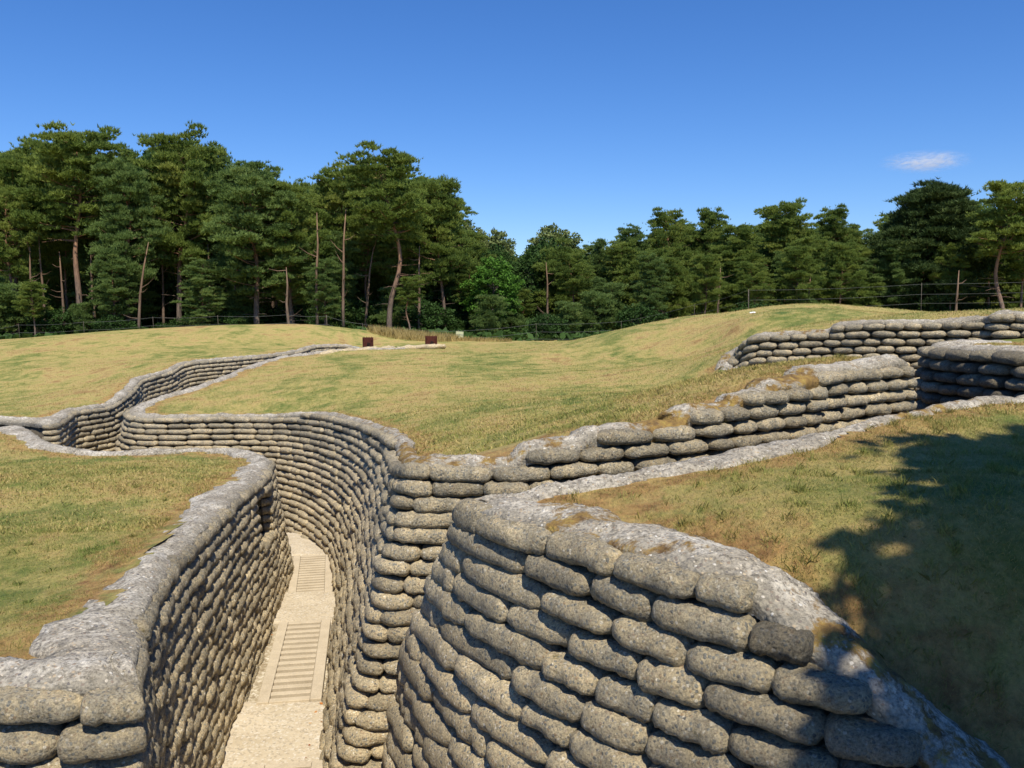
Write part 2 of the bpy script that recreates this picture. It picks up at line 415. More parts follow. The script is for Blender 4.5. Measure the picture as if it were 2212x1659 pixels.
    def coping(s, rs, a=0, b=None):
        P, n = s.rim(0.); P = P[a:b]; n = n[a:b]; w = s.cw[a:b]
        # smooth the normals
        for _ in range(4): n[1:-1] = (n[:-2]+n[1:-1]*2+n[2:])/4; 
        n /= np.linalg.norm(n, axis=1)[:, None]
        prof = [(.015, -.10), (.03, -.05), (.035, -.012), (.015, .008), (-.12, .028), (-.25, .04), (-.4, .05), (-.6, .045), (-.8, .035), (-1, .015), (-1.0, -.12)]
        # refine along
        m = len(P); ii = np.linspace(0, m-1, m*2-1)
        P = np.stack([np.interp(ii, np.arange(m), P[:, c]) for c in range(3)], 1); n = np.stack([np.interp(ii, np.arange(m), n[:, c]) for c in range(3)], 1)
        w = np.interp(ii, np.arange(m), w); mo = np.interp(ii, np.arange(m), s.moss[a:b]); m = len(P)
        V = []; mos = []; edg = []
        aa = np.concatenate([[0], np.cumsum(np.linalg.norm(np.diff(P, axis=0), axis=1))]); wv = w*.8*(1+.13*np.sin(aa*3.1)+.10*np.sin(aa*7.7+1)+.05*np.sin(aa*19))
        for j, (o, dz) in enumerate(prof):
            off = o if o > 0 else o*wv
            if o == -1.0 and dz < 0: off = -wv-.03
            V.append(P+n*(np.zeros(m)+off)[:, None]+np.array([0, 0, dz])); mos.append(mo); edg.append(np.full(m, max(0., 1-max(0., -o)/.42)))
        V = np.vstack(V); K = len(prof)
        V[:, 2] += lump(V, 1.3, .022, 3)+lump(V, 5, .014, 4)+rs.normal(size=len(V))*.004
        V[:, :2] += np.stack([lump(V, 3, .018, 5), lump(V, 3, .018, 6)], 1)
        F_ = [(j*m+i, j*m+i+1, (j+1)*m+i+1, (j+1)*m+i) for j in range(K-1) for i in range(m-1)]
        F_ += [tuple(j*m for j in range(K)), tuple(j*m+m-1 for j in reversed(range(K)))]
        return V, F_, np.concatenate(mos), np.concatenate(edg)
def fixn(o):
    import bmesh
    bm = bmesh.new(); bm.from_mesh(o.data); bmesh.ops.recalc_face_normals(bm, faces=bm.faces); bm.to_mesh(o.data); bm.free()

def assemble(walls, label, loc, name='sandbag_wall'):
    e = empty(name, loc, label, 'wall')
    allb = []
    for w in walls:
        allb += w.bags(np.random.RandomState(len(w.T)))
    allb.sort(key=lambda d: -d['size'])
    def mk(nm, bl):
        V = np.vstack([b['V'] for b in bl]); fs = []; o = 0; ti = []; wx = []
        for b in bl:
            fs += [tuple(i+o for i in f) for f in b['F']]; o += len(b['V'])
            ti += [b['tint']]*len(b['V']); wx += [b['wx']]*len(b['V'])
        ob = build(nm, V, fs, M_BAG, e, True, dict(tint=ti, wx=wx)); return ob
    for b in allb[:100]: mk('sandbag', [b])
    if allb[100:]: tag(mk('sandbag_courses', allb[100:]), kind='stuff')
    V = []; fs = []; o = 0
    for w in walls:
        v, f = w.core_mesh(); V.append(v); fs += [tuple(i+o for i in q) for q in f]; o += len(v)
    build('mortar_core', np.vstack(V), fs, M_CORE, e)
    V = []; fs = []; o = 0; ms = []; es = []
    for w in walls:
        v, f, mo, ed = w.coping(np.random.RandomState(3)); es.append(ed); V.append(v); fs += [tuple(i+o for i in q) for q in f]; o += len(v); ms.append(mo)
    c = build('coping', np.vstack(V), fs, M_COP, e, True, dict(moss=np.concatenate(ms), edge=np.concatenate(es))); fixn(c)
    print(label[:30], 'bags', len(allb))
    return e

def st(T, B, ex=0, cw=.3, bg=1, moss=0): return (T, B, ex, cw, bg, moss)
# long curved wall: far trench south rim, nose, bend, corridor right side, corner, face, branch north side
OB = [
 st((-4.0,31.5,-1.66), (-4.0,31.9,-3.6), 0,.3,0), st((-6.3,30.2,-1.68), (-6.4,30.6,-3.7), 0,.3,0), st((-7.4,27.5,-1.74), (-7.7,27.8,-3.8), 0,.3,0),
 st((-7.6,24.6,-1.82), (-8.0,24.8,-4.), 0,.3,0), st((-7.5,22.2,-1.9), (-7.9,22.4,-4.), 0,.3,0), st((-7.75,20.6,-2.05), (-8.2,20.7,-4.2), 0,.3,0),
 st((-8.12,19.1,-2.18), (-8.6,19.,-4.3), 0,.3,1), st((-7.95,17.75,-2.24), (-8.4,17.4,-4.3), 0,.35,1), st((-7.5,17.12,-2.27), (-7.75,16.6,-4.28), 0,.35,1),
 st((-6.9,16.95,-2.27), (-7.,16.5,-4.25), 0,.25), st((-6.2,17.0,-2.26), (-6.3,16.6,-4.25), 0,.2), st((-5.4,16.95,-2.25), (-5.45,16.55,-4.25), 0,.2),
 st((-4.74,16.8,-2.24), (-4.85,16.4,-4.22), 0,.2), st((-4.1,16.4,-2.2), (-4.4,15.85,-4.2), .6,.2,1,.3), st((-3.25,15.3,-2.13), (-3.72,14.9,-4.14), .9,.2,1,.4),
 st((-2.35,13.5,-2.03), (-2.87,13.2,-4.08), .9,.2,1,.5), st((-1.62,11.1,-1.83), (-2.26,11.,-4.02), .9,.2,1,.6), st((-1.32,9.7,-1.7), (-2.02,9.6,-3.97), .6,.2,1,.8),
 st((-1.1,8.5,-1.57), (-1.8,8.4,-3.95), 0,.2,1,1), st((-.93,7.6,-1.45), (-1.6,7.3,-3.93), 0,.2,1,1), st((-.84,7.1,-1.36), (-1.48,6.65,-3.92), 0,.25,1,1)]
FB = [st((-.87,7.2,-1.37), (-1.51,6.8,-3.92), 0,.25,1,1), st((-.79,6.76,-1.28), (-1.37,6.1,-3.9), 0,.25,1,1), st((-.74,6.57,-1.24), (-1.29,5.82,-3.9), 0,.28,1,1), st((-.64,6.5,-1.23), (-1.16,5.85,-3.9), 0,.3,1,.8),
 st((-.35,6.48,-1.23), (-.75,6.0,-3.9), 0,.32,1,.5), st((-.04,6.46,-1.23), (-.35,6.05,-3.9), 0,.32,1,.5), st((.14,6.48,-1.23), (-.1,6.0,-3.9), 1,.32,1,.4), st((.5,6.56,-1.23), (.35,6.0,-3.9), 1.1,.32,1,.7), st((.68,6.63,-1.23), (.5,6.05,-3.9), 1.8,.32,1,.6),
 st((1.3,6.88,-1.23), (1.15,6.35,-3.9), 1.95,.32,1,1), st((1.42,6.94,-1.23), (1.3,6.4,-3.9), 2.7,.32,1,1), st((1.8,7.15,-1.23), (1.7,6.6,-3.9), 2.8,.32,1,.8), st((1.92,7.22,-1.23), (1.82,6.7,-3.9), 3.66,.32,1,.6),
 st((2.22,7.42,-1.23), (2.15,6.9,-3.9), 3.7,.3,1,.8), st((2.34,7.5,-1.23), (2.28,7.0,-3.9), 4.3,.3,1,1), st((2.75,7.8,-1.23), (2.7,7.3,-3.9), 4.5,.3,1,.8), st((2.88,7.92,-1.23), (2.85,7.4,-3.9), 4.9,.35,1,.6),
 st((3.3,8.25,-1.23), (3.3,7.7,-3.9), 5.2,.38,1,.2), st((3.9,8.65,-1.23), (3.9,8.1,-3.9), 5.4,.38,1,.1), st((4.12,8.9,-1.23), (4.25,8.7,-3.9), 5.4,.3,1,.3), st((4.2,9.6,-1.23), (4.4,9.6,-3.9), 4.9,.3,0,.5),
 st((4.3,11.3,-1.23), (4.6,11.4,-3.9), 3.6,.2,0,.5), st((4.25,13.4,-1.23), (4.5,13.5,-3.9), 1.8,.2,0,.5), st((3.95,15.2,-1.23), (4.3,15.3,-3.9), .2,.2,0,.5)]
W_OB = Wall(OB, 18, 1, .46, .115, puff=False)
W_FB = Wall(FB, 23, 1, .42, .11, dens=80, puff=None, lfun=lambda p: .86 if p[0] > .9 else 1.)
# right foreground wall, from the branch trench round the corner to the lower right
Cst = [
 st((9.5,9.0,-1.0), (9.5,9.4,-3.9), 0,.22,0), st((6.4,8.9,-.95), (6.4,9.3,-3.9), 0,.22,0), st((5.0,8.2,-.92), (4.9,8.6,-3.9), 0,.22,0,.3), st((3.94,7.6,-.9), (3.8,8.0,-3.9), 0,.2,0,.6), st((2.86,6.8,-.96), (2.7,7.2,-3.9), 0,.2,0,.6),
 st((2.12,6.33,-1.02), (2.0,6.7,-3.9), 0,.36,0,.2), st((1.55,6.08,-1.08), (1.45,6.4,-3.9), 0,.4,0,.1), st((1.02,5.86,-1.14), (.95,6.2,-3.9), 0,.32,0,.1), st((.45,5.7,-1.22), (.35,6.0,-3.9), 0,.25,0,.1),
 st((.1,5.6,-1.26), (-.2,6.6,-3.9), 0,.28,0), st((-.1,5.5,-1.27), (-.75,7.0,-3.9), 0,.26,0), st((-.27,5.4,-1.27), (-1.15,6.9,-3.9), 0,.26,.6), st((-.25,5.31,-1.265), (-1.2,6.6,-3.9), 0,.3,1),
 st((.0,4.92,-1.25), (-.86,5.5,-3.9), 0,.62,1,.45), st((.32,4.62,-1.25), (-.35,4.4,-3.9), 0,.6,1,.6), st((.6,4.28,-1.25), (.0,3.95,-3.9), 0,.5,1,.65), st((.9,3.96,-1.25), (.35,3.55,-3.9), 0,.42,1,.5),
 st((1.1,3.77,-1.25), (.6,3.3,-3.9), -.3,.36,1,.4), st((1.3,3.62,-1.25), (.8,3.1,-3.9), -1.1,.36,1,.4), st((1.56,3.45,-1.25), (1.1,2.95,-3.9), -2.3,.38,1,.5), st((1.8,3.3,-1.25), (1.35,2.8,-3.9), -3.8,.42,1,.6),
 st((2.1,3.1,-1.25), (1.7,2.6,-3.9), -5.3,.42,1,.5), st((2.5,2.8,-1.25), (2.1,2.3,-3.9), -6.4,.38,1,.3), st((3.0,2.3,-1.25), (2.6,1.9,-3.9), -7,.3,1), st((3.1,1.6,-1.25), (2.8,1.6,-3.9), -6,.3,0)]
W_C = Wall(Cst, 18, 1, .46, .118, dfun=lambda p: 1-.38*min(1, max(0, (.3-p[0])/.6)), dens=90, lfun=lambda p: 1+min(.75, max(0, .12-p[0])*1.5), tfun=lambda p: .46*min(1, max(0, (p[0]-.85)/.6)))  # tfun tints bags darker towards the right end, painting in shade there
# left foreground wall and the short front facing the camera
D = [
 st((-9.2,15.9,-2.3), (-9.,16.,-4.2), 0,.45,0,-.4), st((-8.8,15.4,-2.3), (-8.6,15.6,-4.2), 0,.45,0,-.4), st((-8.2,14.65,-2.3), (-8.,14.9,-4.2), 0,.4,0,-.4), st((-7.4,13.75,-2.3), (-7.2,14.1,-4.2), 0,.4,0,-.4), st((-6.6,13.2,-2.3), (-6.4,13.6,-4.2), 0,.3,0,-.3),
 st((-5.8,13.1,-2.3), (-5.7,13.6,-4.2), 0,.14,0), st((-4.7,13.2,-2.28), (-4.7,13.7,-4.2), 0,.14,0), st((-3.95,12.8,-2.26), (-3.85,13.4,-4.15), 0,.3,1), st((-3.5,12.1,-2.23), (-3.35,12.6,-4.1), 0,.32,1),
 st((-3.3,11.35,-2.19), (-3.2,11.7,-4.05), 0,.36,1,.2), st((-3.12,10.5,-2.14), (-3.02,10.6,-4.0), 0,.4,1,.2), st((-3.0,9.4,-2.07), (-2.83,9.2,-3.97), 0,.42,1,.1), st((-2.86,8.4,-2.02), (-2.68,8.1,-3.95), 0,.46,1,.1),
 st((-2.73,7.5,-1.97), (-2.52,7.,-3.95), 0,.4,1), st((-2.57,6.35,-1.92), (-2.35,6.,-3.95), 0,.32,1), st((-2.42,5.65,-1.9), (-2.2,5.2,-3.95), 0,.36,1,-.2), st((-2.24,4.93,-1.88), (-2.0,4.6,-3.95), 0,.5,1,-.3),
 st((-2.06,4.5,-1.87), (-1.85,4.2,-3.95), 0,.6,1,-.3), st((-1.96,4.2,-1.86), (-1.76,3.97,-3.95), 0,.5,1,-.3), st((-1.92,4.08,-1.87), (-1.74,3.9,-3.95), 0,.42,1,-.3)]
W_D = Wall(D, 17, -1, .3, .075, dens=70, holes=[(9.72, 10.5, 2, 6)])
D2 = [st((-1.86,4.12,-1.86), (-1.75,3.95,-3.95), 0,.4,1,-.3), st((-2.0,4.03,-1.86), (-1.9,3.85,-3.95), 0,.42,1,-.3), st((-2.4,3.99,-1.84), (-2.3,3.8,-3.95), 0,.34,1,-.3), st((-3.,3.95,-1.82), (-3.,3.75,-3.95), 0,.25,1,-.3), st((-4.5,3.9,-1.8), (-4.5,3.7,-3.95), 0,.25,1,-.3), st((-6.,3.8,-1.8), (-6.,3.6,-3.95), 0,.25,1,-.3)]
W_D2 = Wall(D2, 13, -1, .56, .15, dens=90)
# far trench north wall
def E_(u, v, s, bx=.25, by=-.35, **k):
    p = at_s(u, v, s); return st((p.x, p.y, p.z), (p.x+bx, p.y+by, p.z-1.95), **k)
Ew = [E_(-160, 912, 17.2, .1, -.3, cw=.45, bg=0, moss=-.4), E_(-20, 908, 17.1, .1, -.3, cw=.45, bg=0, moss=-.4), E_(70, 910, 17.0, .1, -.3, cw=.45, bg=0, moss=-.4), E_(108, 916, 16.85, .1, -.3, cw=.28, bg=1, moss=-.4), E_(135, 904, 17.4, .1, -.35, cw=.5, bg=1, moss=-.4), E_(155, 889, 18.1, .1, -.35, cw=.28, ex=0, moss=-.4), E_(195, 882, 18.7, .1, -.35, cw=.24), E_(225, 878, 19.2, .15, -.35, cw=.24),
      E_(240, 874, 19.5, .2, -.35, cw=.24), E_(262, 860, 20.1, cw=.24), E_(282, 843, 21., cw=.24), E_(305, 819, 22.4, cw=.24), E_(362, 803, 24., cw=.15), E_(398, 785, 25.3, cw=.15), E_(450, 778, 26.3, cw=.14), E_(505, 774, 27.5, cw=.14), E_(590, 766, 29.5, cw=.14), E_(640, 759, 31., cw=.22), E_(678, 748, 33., cw=.15), E_(720, 746, 34.2, cw=.22), E_(752, 748, 34.6, cw=.14), E_(775, 756, 34.0, cw=.14)]
W_E = Wall(Ew, 17, 1, .42, .09)
# upper right wall facing the camera
G = [st((3.95,15.6,-1.2), (4.1,15.3,-2.9), -.5,.3,1,.6), st((4.15,15.8,-.85), (4.3,15.5,-2.7), 0,.35,1,.4), st((4.35,15.45,-.6), (4.4,15.15,-2.5), 0,.3,1,.3), st((4.9,15.2,-.55), (4.9,14.9,-2.45), 0,.3,1,.3), st((5.45,14.95,-.5), (5.45,14.65,-2.4), 0,.3,1,.9), st((5.6,14.85,-.5), (5.6,14.55,-2.4), .9,.3,1,.6),
     st((6.1,14.5,-.46), (6.1,14.2,-2.36), 1.05,.3,1,.2), st((6.86,14.2,-.45), (6.86,13.9,-2.35), 1.1,.3,1,0), st((7.3,14.0,-.43), (7.3,13.7,-2.33), 1.1,.3,1,0), st((7.6,13.85,-.43), (7.6,13.55,-2.33), 1.3,.35,1,0), st((7.75,13.6,-.43), (7.8,13.3,-2.33), 2.0,.35,1,0), st((8.6,13.4,-.43), (8.6,13.1,-2.33), 2,.35,1,0), st((10.5,13.2,-.43), (10.5,12.9,-2.33), 2,.35,1,0)]
W_G = Wall(G, 15, 1, .34, .14, puff=True)
G2 = [st((10.5,12.6,-.55), (10.4,12.7,-2.8), 0,.5,0,.3), st((7.2,12.75,-.58), (7.1,12.9,-2.8), 0,.5,0,.3), st((6.25,12.55,-.6), (6.1,12.65,-2.8), 0,.45,1,0), st((6.0,12.1,-.62), (5.87,12.1,-2.8), 0,.5,1,-.2), st((6.05,11.5,-.62), (5.93,11.45,-2.8), 0,.6,1,-.2),
      st((6.15,11.,-.6), (6.05,10.9,-2.8), 0,.6,1,0), st((6.3,10.5,-.6), (6.22,10.4,-2.8), 0,.6,1,0), st((6.7,10.2,-.6), (6.65,10.05,-2.8), 0,.5,1,0), st((9.5,10.1,-.6), (9.5,9.95,-2.8), 0,.4,0,0)]
W_G2 = Wall(G2, 14, 1, .42, .19, puff=True, tfun=lambda p: .42)  # tfun darkens every bag: black lichen, plus the wall's shade put into colour

assemble([W_OB, W_FB], 'long winding concrete sandbag wall that curves along the far side of the walkway and turns the corner into the right branch', (-1.0, 8.0, -3.95))
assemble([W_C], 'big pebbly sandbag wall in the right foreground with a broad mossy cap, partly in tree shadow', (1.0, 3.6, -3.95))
assemble([W_D, W_D2], 'left foreground sandbag wall with pale lichened cap and a small recess near its rounded nose', (-2.6, 6.0, -3.95))
assemble([W_E], 'far left sandbag wall climbing away with the trench towards the pines', (-8.0, 20.0, -4.1))
assemble([W_G], 'sunlit upper right sandbag wall of long rows below the grassy mound', (5.5, 14.9, -2.5))
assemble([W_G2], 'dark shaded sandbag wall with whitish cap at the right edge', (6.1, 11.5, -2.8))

# ------------------------------------------------------------------ recess in the left wall
def niche():
    w = W_D; par = [o for o in COL.objects if o.name.startswith('sandbag_wall') and 'recess' in o['label']][0]
    seg = w.seg; sel = [i for i in range(len(seg)) if 9.72 <= seg[i] <= 10.5]; i0, i1 = sel[0]-1, sel[-1]+1
    V, Fc = [], []
    q0, q1 = 2/17, 7/17
    def pt(i, q, back):
        P, n, u = w.row(q); p = P[i]-n[i]*back; return p
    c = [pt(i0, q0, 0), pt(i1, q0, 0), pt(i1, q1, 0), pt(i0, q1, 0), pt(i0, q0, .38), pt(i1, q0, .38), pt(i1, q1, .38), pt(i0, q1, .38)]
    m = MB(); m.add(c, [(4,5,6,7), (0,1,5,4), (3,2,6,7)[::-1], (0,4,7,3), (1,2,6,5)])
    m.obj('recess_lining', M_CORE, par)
    # flat ledge slab and stub bags lining the jamb that faces the camera
    a, b = Vector(pt(i0, q1, -.05)), Vector(pt(i1, q1, -.05)); c2, d2 = Vector(pt(i1, q1, .36)), Vector(pt(i0, q1, .36))
    z = Vector((0, 0, .03)); zz = Vector((0, 0, -.1)); 
    m = MB(); m.add([a+zz, b+zz, c2+z, d2+z, a-z*3+zz, b-z*3+zz, c2-z*3, d2-z*3], [(0,1,2,3), (7,6,5,4), (0,4,5,1), (1,5,6,2), (2,6,7,3), (3,7,4,0)])
    o = m.obj('recess_ledge', M_COP, par)
    far_i, near_i = (i0, i1) if w.T[i0][1] > w.T[i1][1] else (i1, i0)
    mb = MB()
    for k in range(5):
        q = (2+k+.5)/17; A = Vector(pt(far_i, q, -.04)); Bq = Vector(pt(far_i, q, .36))
        L = [A.lerp(Bq, t) for t in np.linspace(0, 1, 9)]
        mb.tube(L, [.02, .045, .056, .058, .058, .058, .058, .05, .02], 9)
    build('recess_bags', mb.v, mb.f, M_BAG, par, True, dict(tint=[.7]*len(mb.v), wx=[.1]*len(mb.v)))
niche()

# ------------------------------------------------------------------ the ground: one sheet with the trenches cut out
def poly():
    o = .12
    def R(w, a=0, b=None, rev=False):
        P, n = w.rim(o); P = P[a:b, :2]; return P[::-1] if rev else P
    L = []
    L.append(R(W_D2, rev=True)); L.append(R(W_D, rev=True)); L.append(R(W_E)[0:])
    L.append(R(W_OB)); L.append(R(W_FB)); L.append(R(W_G)); L.append(R(W_G2)); L.append(R(W_C))
    L.append(np.array([[3.3,1.3],[-6.2,1.3]]))
    return L
LOOP = poly()
# the loop: D2(reversed: west->corner), D(reversed: near->west), E(west->far), OB(far->...->G nose), G, G2, C
loop = np.vstack(LOOP)
def inside(px, py, poly):
    c = np.zeros(px.shape, bool); n = len(poly); j = n-1
    for i in range(n):
        xi, yi = poly[i]; xj, yj = poly[j]
        if yi != yj:
            c ^= ((yi > py) != (yj > py)) & (px < (xj-xi)*(py-yi)/(yj-yi)+xi)
        j = i
    return c
ctrl = []
for w, dz in ((W_OB, .0), (W_FB, 0), (W_C, .0), (W_D, 0), (W_D2, 0), (W_E, 0), (W_G, 0), (W_G2, 0)):
    P, n = w.rim(0)
    Q = P-n*w.cw[:, None]
    for i in range(0, len(Q), 6): ctrl.append((Q[i][0], Q[i][1], Q[i][2]+.0))
def cu(u, v, s): p = at_s(u, v, s); ctrl.append((p.x, p.y, p.z))
for a in [(500,702,40),(640,702,38.5),(570,701,39.3),(300,711,39),(400,706,39.5),(150,722,38),(0,738,36),(-300,750,36),(740,715,38),(800,734,37.5),(860,742,37),(1000,743,38),(1150,739,37),(1290,735,35),(1350,722,33.5),(1400,705,32),(1450,690,30),(1500,681,28.5),(1560,676,28),(1620,673,28.5),
          (1700,658,27.5),(1760,655.5,27),(1810,659,26),(1860,668,25),(1960,681,23),(2100,690,21),(2300,690,20),(1300,800,20),(1500,780,18),(1550,740,22),(1100,850,16.5),(1250,850,15.5),(1100,760,30),(1000,800,22),(800,800,22),
          (700,830,19.5),(1000,900,11.8),(1200,900,10.8),(1400,850,11.4),(1500,830,11.2),(1640,800,11.6),(1700,690,21),(1600,700,22),(1900,690,19),(600,745,33.5),(300,770,30),(100,800,27),(0,880,20),(-300,900,20),(150,840,23.5),(-200,780,30),(950,770,26),(1200,780,24),
          (100,1050,9.8),(250,1100,8.6),(0,1200,6.8),(350,1020,10.6),(-200,1100,9),(-200,1300,6),(100,980,13),(1500,1090,4.95),(1700,1050,5.0),(1900,1050,4.85),(2100,1000,5.4),(2000,930,6.5),(2150,890,7.4),(2150,1200,3.95),(2000,1250,3.85)]:
    cu(*a)
for x in range(-90, 100, 18):
    ctrl.append((x, 56, -2.1)); ctrl.append((x, 100, -2.0)); ctrl.append((x, 47, -2.05))
for x, y, z in [(-30,20,-2.2),(-40,35,-2.),(-20,5,-1.9),(-30,-10,-1.9),(0,-10,-1.8),(20,-10,-1.6),(-10,-3,-1.8),(8,0,-1.7),(15,5,-1.0),(25,12,-.8),(30,30,-1.2),(40,20,-1),(-1,0,-1.75),(3.5,0,-1.75),(-5,0,-1.8),(12,17,-.35),(15,22,-.5),(2.95,3.5,-1.5),(3.5,2.7,-1.75),(4.6,1.8,-1.9),(5.5,3.0,-1.45),(24,38,-1.8),(10,42,-1.7)]: ctrl.append((x, y, z))
ctrl = np.array(ctrl)
# drop near-duplicates
keep = []
for i, c in enumerate(ctrl):
    if all((c[0]-ctrl[k][0])**2+(c[1]-ctrl[k][1])**2 > .2 for k in keep): keep.append(i)
ctrl = ctrl[keep]
sc_ = 10.
def tps(r2): return .5*r2*np.log(r2+1e-9)
Pn = ctrl[:, :2]/sc_; nC = len(ctrl)
K = tps(((Pn[:, None]-Pn[None])**2).sum(2))+np.eye(nC)*2e-4
A = np.zeros((nC+3, nC+3)); A[:nC, :nC] = K; A[:nC, nC] = 1; A[:nC, nC+1:] = Pn; A[nC, :nC] = 1; A[nC+1:, :nC] = Pn.T
wts = np.linalg.solve(A, np.concatenate([ctrl[:, 2], [0, 0, 0]]))
def gz(x, y):
    x = np.atleast_1d(np.asarray(x, float)); y = np.atleast_1d(np.asarray(y, float)); out = np.zeros(len(x))
    for i in range(0, len(x), 20000):
        q = np.stack([x[i:i+20000], y[i:i+20000]], 1)/sc_
        r2 = ((q[:, None]-Pn[None])**2).sum(2)
        out[i:i+20000] = tps(r2)@wts[:nC]+wts[nC]+q@wts[nC+1:]
    far = np.clip((np.hypot(x, y-20)-70)/25, 0, 1)
    return out*(1-far)+(-2.0)*far
def dryness(x, y):
    d = .25+np.zeros(len(x))
    d += .75*np.exp(-(((x-2.2)/2.6)**2+((y-6.3)/2.6)**2)) + .8*np.exp(-(((x-5.5)/3)**2+((y-9.3)/1.6)**2))
    d -= 1.3*np.exp(-(((x+4.4)/1.6)**2+((y-7.4)/2.6)**2))
    d -= .8*np.exp(-(((x-1.2)/1.6)**2+((y-13)/2.2)**2))
    return d
def segdist(x, y):
    d = np.full(len(x), 1e9)
    for w in (W_OB, W_FB, W_C, W_D, W_D2, W_E, W_G, W_G2):
        P, n = w.rim(0); P = P-n*w.cw[:, None]; P = P[::2]
        for i in range(len(P)):
            d = np.minimum(d, (x-P[i][0])**2+(y-P[i][1])**2)
    return np.sqrt(d)
def axis(segs):
    out = [segs[0][0]]
    for a, b, h in segs:
        n = max(1, int(round((b-a)/h))); out += list(a+(b-a)*np.arange(1, n+1)/n)
    return np.array(out)
gx = axis([(-400,-120,40), (-120,-40,8), (-40,-12,.6), (-12,-3.5,.11), (-3.5,7,.09), (7,11,.15), (11,40,.6), (40,120,8), (120,400,40)])
gy = axis([(-60,-5,5), (-5,1,.5), (1,12,.09), (12,20,.12), (20,36,.16), (36,60,.6), (60,120,6), (120,500,40)])
GX, GY = np.meshgrid(gx, gy); fx, fy = GX.ravel(), GY.ravel()
Z = gz(fx, fy)
rs = np.random.RandomState(9)
V0 = np.stack([fx, fy, 0*fx], 1)
Z += (lump(V0, .45, .04, 11)+lump(V0, 1.6, .010, 12))*np.clip(1-np.hypot(fx, fy-20)/60, 0, 1)
near = (np.abs(fx) < 14) & (fy < 40) & (fy > 0)
dist = np.full(len(fx), 9.); dist[near] = segdist(fx[near], fy[near])
Z -= .035*np.clip(1-dist/.25, 0, 1)*0
rim = np.clip(1-dist/.55, 0, 1)
ins = np.zeros(len(fx), bool); ins[near] = inside(fx[near], fy[near], loop)
NX, NY = len(gx), len(gy)
I = np.arange(NX*NY).reshape(NY, NX)
quads = np.stack([I[:-1, :-1], I[:-1, 1:], I[1:, 1:], I[1:, :-1]], 2).reshape(-1, 4)
quads = quads[~ins[quads].any(1)]
used = np.unique(quads); remap = -np.ones(NX*NY, int); remap[used] = np.arange(len(used))
g = build('ground', np.stack([fx, fy, Z], 1)[used], remap[quads], M_GROUND, None, True, dict(rim=rim[used], dry=dryness(fx, fy)[used]))
tag(g, 'dry mown grass over the mounds and craters around the trenches', 'grass ground', kind='structure')

# ------------------------------------------------------------------ trench floor
def fz(y): return np.interp(y, [0, 9.9, 10.1, 11.5, 16, 40], [-3.93, -3.93, -3.97, -4.05, -4.28, -4.1])
fxx = np.arange(-10, 10.1, .2); fyy = np.arange(1, 37, .2); A_, B_ = np.meshgrid(fxx, fyy)
vv = np.stack([A_.ravel(), B_.ravel(), fz(B_.ravel())], 1); vv[:, 2] += lump(vv, 1.1, .015, 21)
I = np.arange(len(vv)).reshape(len(fyy), len(fxx))
tag(build('trench_floor', vv, np.stack([I[:-1, :-1], I[:-1, 1:], I[1:, 1:], I[1:, :-1]], 2).reshape(-1, 4), M_GRAVEL, None), 'pale gravel floor of the trench walkway', 'floor', kind='structure')

def dense_slab(name, outline, ztop, th, label, mat):
    """a cast slab: outline in plan, rough edges"""
    pts = []
    n = len(outline)
    for i in range(n):
        a, b = np.array(outline[i]), np.array(outline[(i+1) % n]); m = max(2, int(np.linalg.norm(b-a)/.06))
        for k in range(m): pts.append(a+(b-a)*k/m)
    pts = np.array(pts); r = np.random.RandomState(len(pts)); m = len(pts)
    c = pts.mean(0); d = pts-c; d /= np.linalg.norm(d, axis=1)[:, None]
    jit = (r.rand(m)-.5)*.018
    rings = []
    for off, z in ((0, -th), (0, -.025), (-.012, -.006), (-.04, 0), (-.25, .0)):
        q = pts+d*(off+jit[:, None]*(1 if off > -.2 else 0)); rings.append(np.column_stack([q, np.full(m, z)]))
    V = np.vstack(rings+[np.array([[c[0], c[1], 0]])]); V[:, 2] += [ztop(p[1]) for p in V]
    Fs = [(j*m+i, j*m+(i+1) % m, (j+1)*m+(i+1) % m, (j+1)*m+i) for j in range(4) for i in range(m)]
    Fs += [(4*m+i, 4*m+(i+1) % m, 5*m) for i in range(m)]
    o = build(name, V, Fs, mat, None, False, None, (c[0], c[1], ztop(c[1])-th)); fixn(o)
    return tag(o, label, 'paving slab', 'concrete slabs between the slatted boards')
dense_slab('floor_slab', [(-2.75,6.0),(-1.1,6.0),(-1.5,8.02),(-2.8,8.02)], lambda y: -3.85, .2, 'rough concrete slab nearest the camera in the walkway floor', M_SLAB)
dense_slab('floor_slab', [(-3.35,10.1),(-2.0,10.1),(-2.1,11.42),(-3.4,11.42)], lambda y: -3.85-.07*(y-10.1)/1.3, .22, 'concrete slab with a raised front edge between the two slatted boards', M_SLAB)
dense_slab('floor_slab', [(-4.6,13.25),(-2.6,13.25),(-3.2,14.5),(-3.9,14.95),(-4.6,14.7)], lambda y: -3.95-.08*(y-13.2)/1.3, .2, 'farthest concrete slab, at the bend of the walkway', M_SLAB)

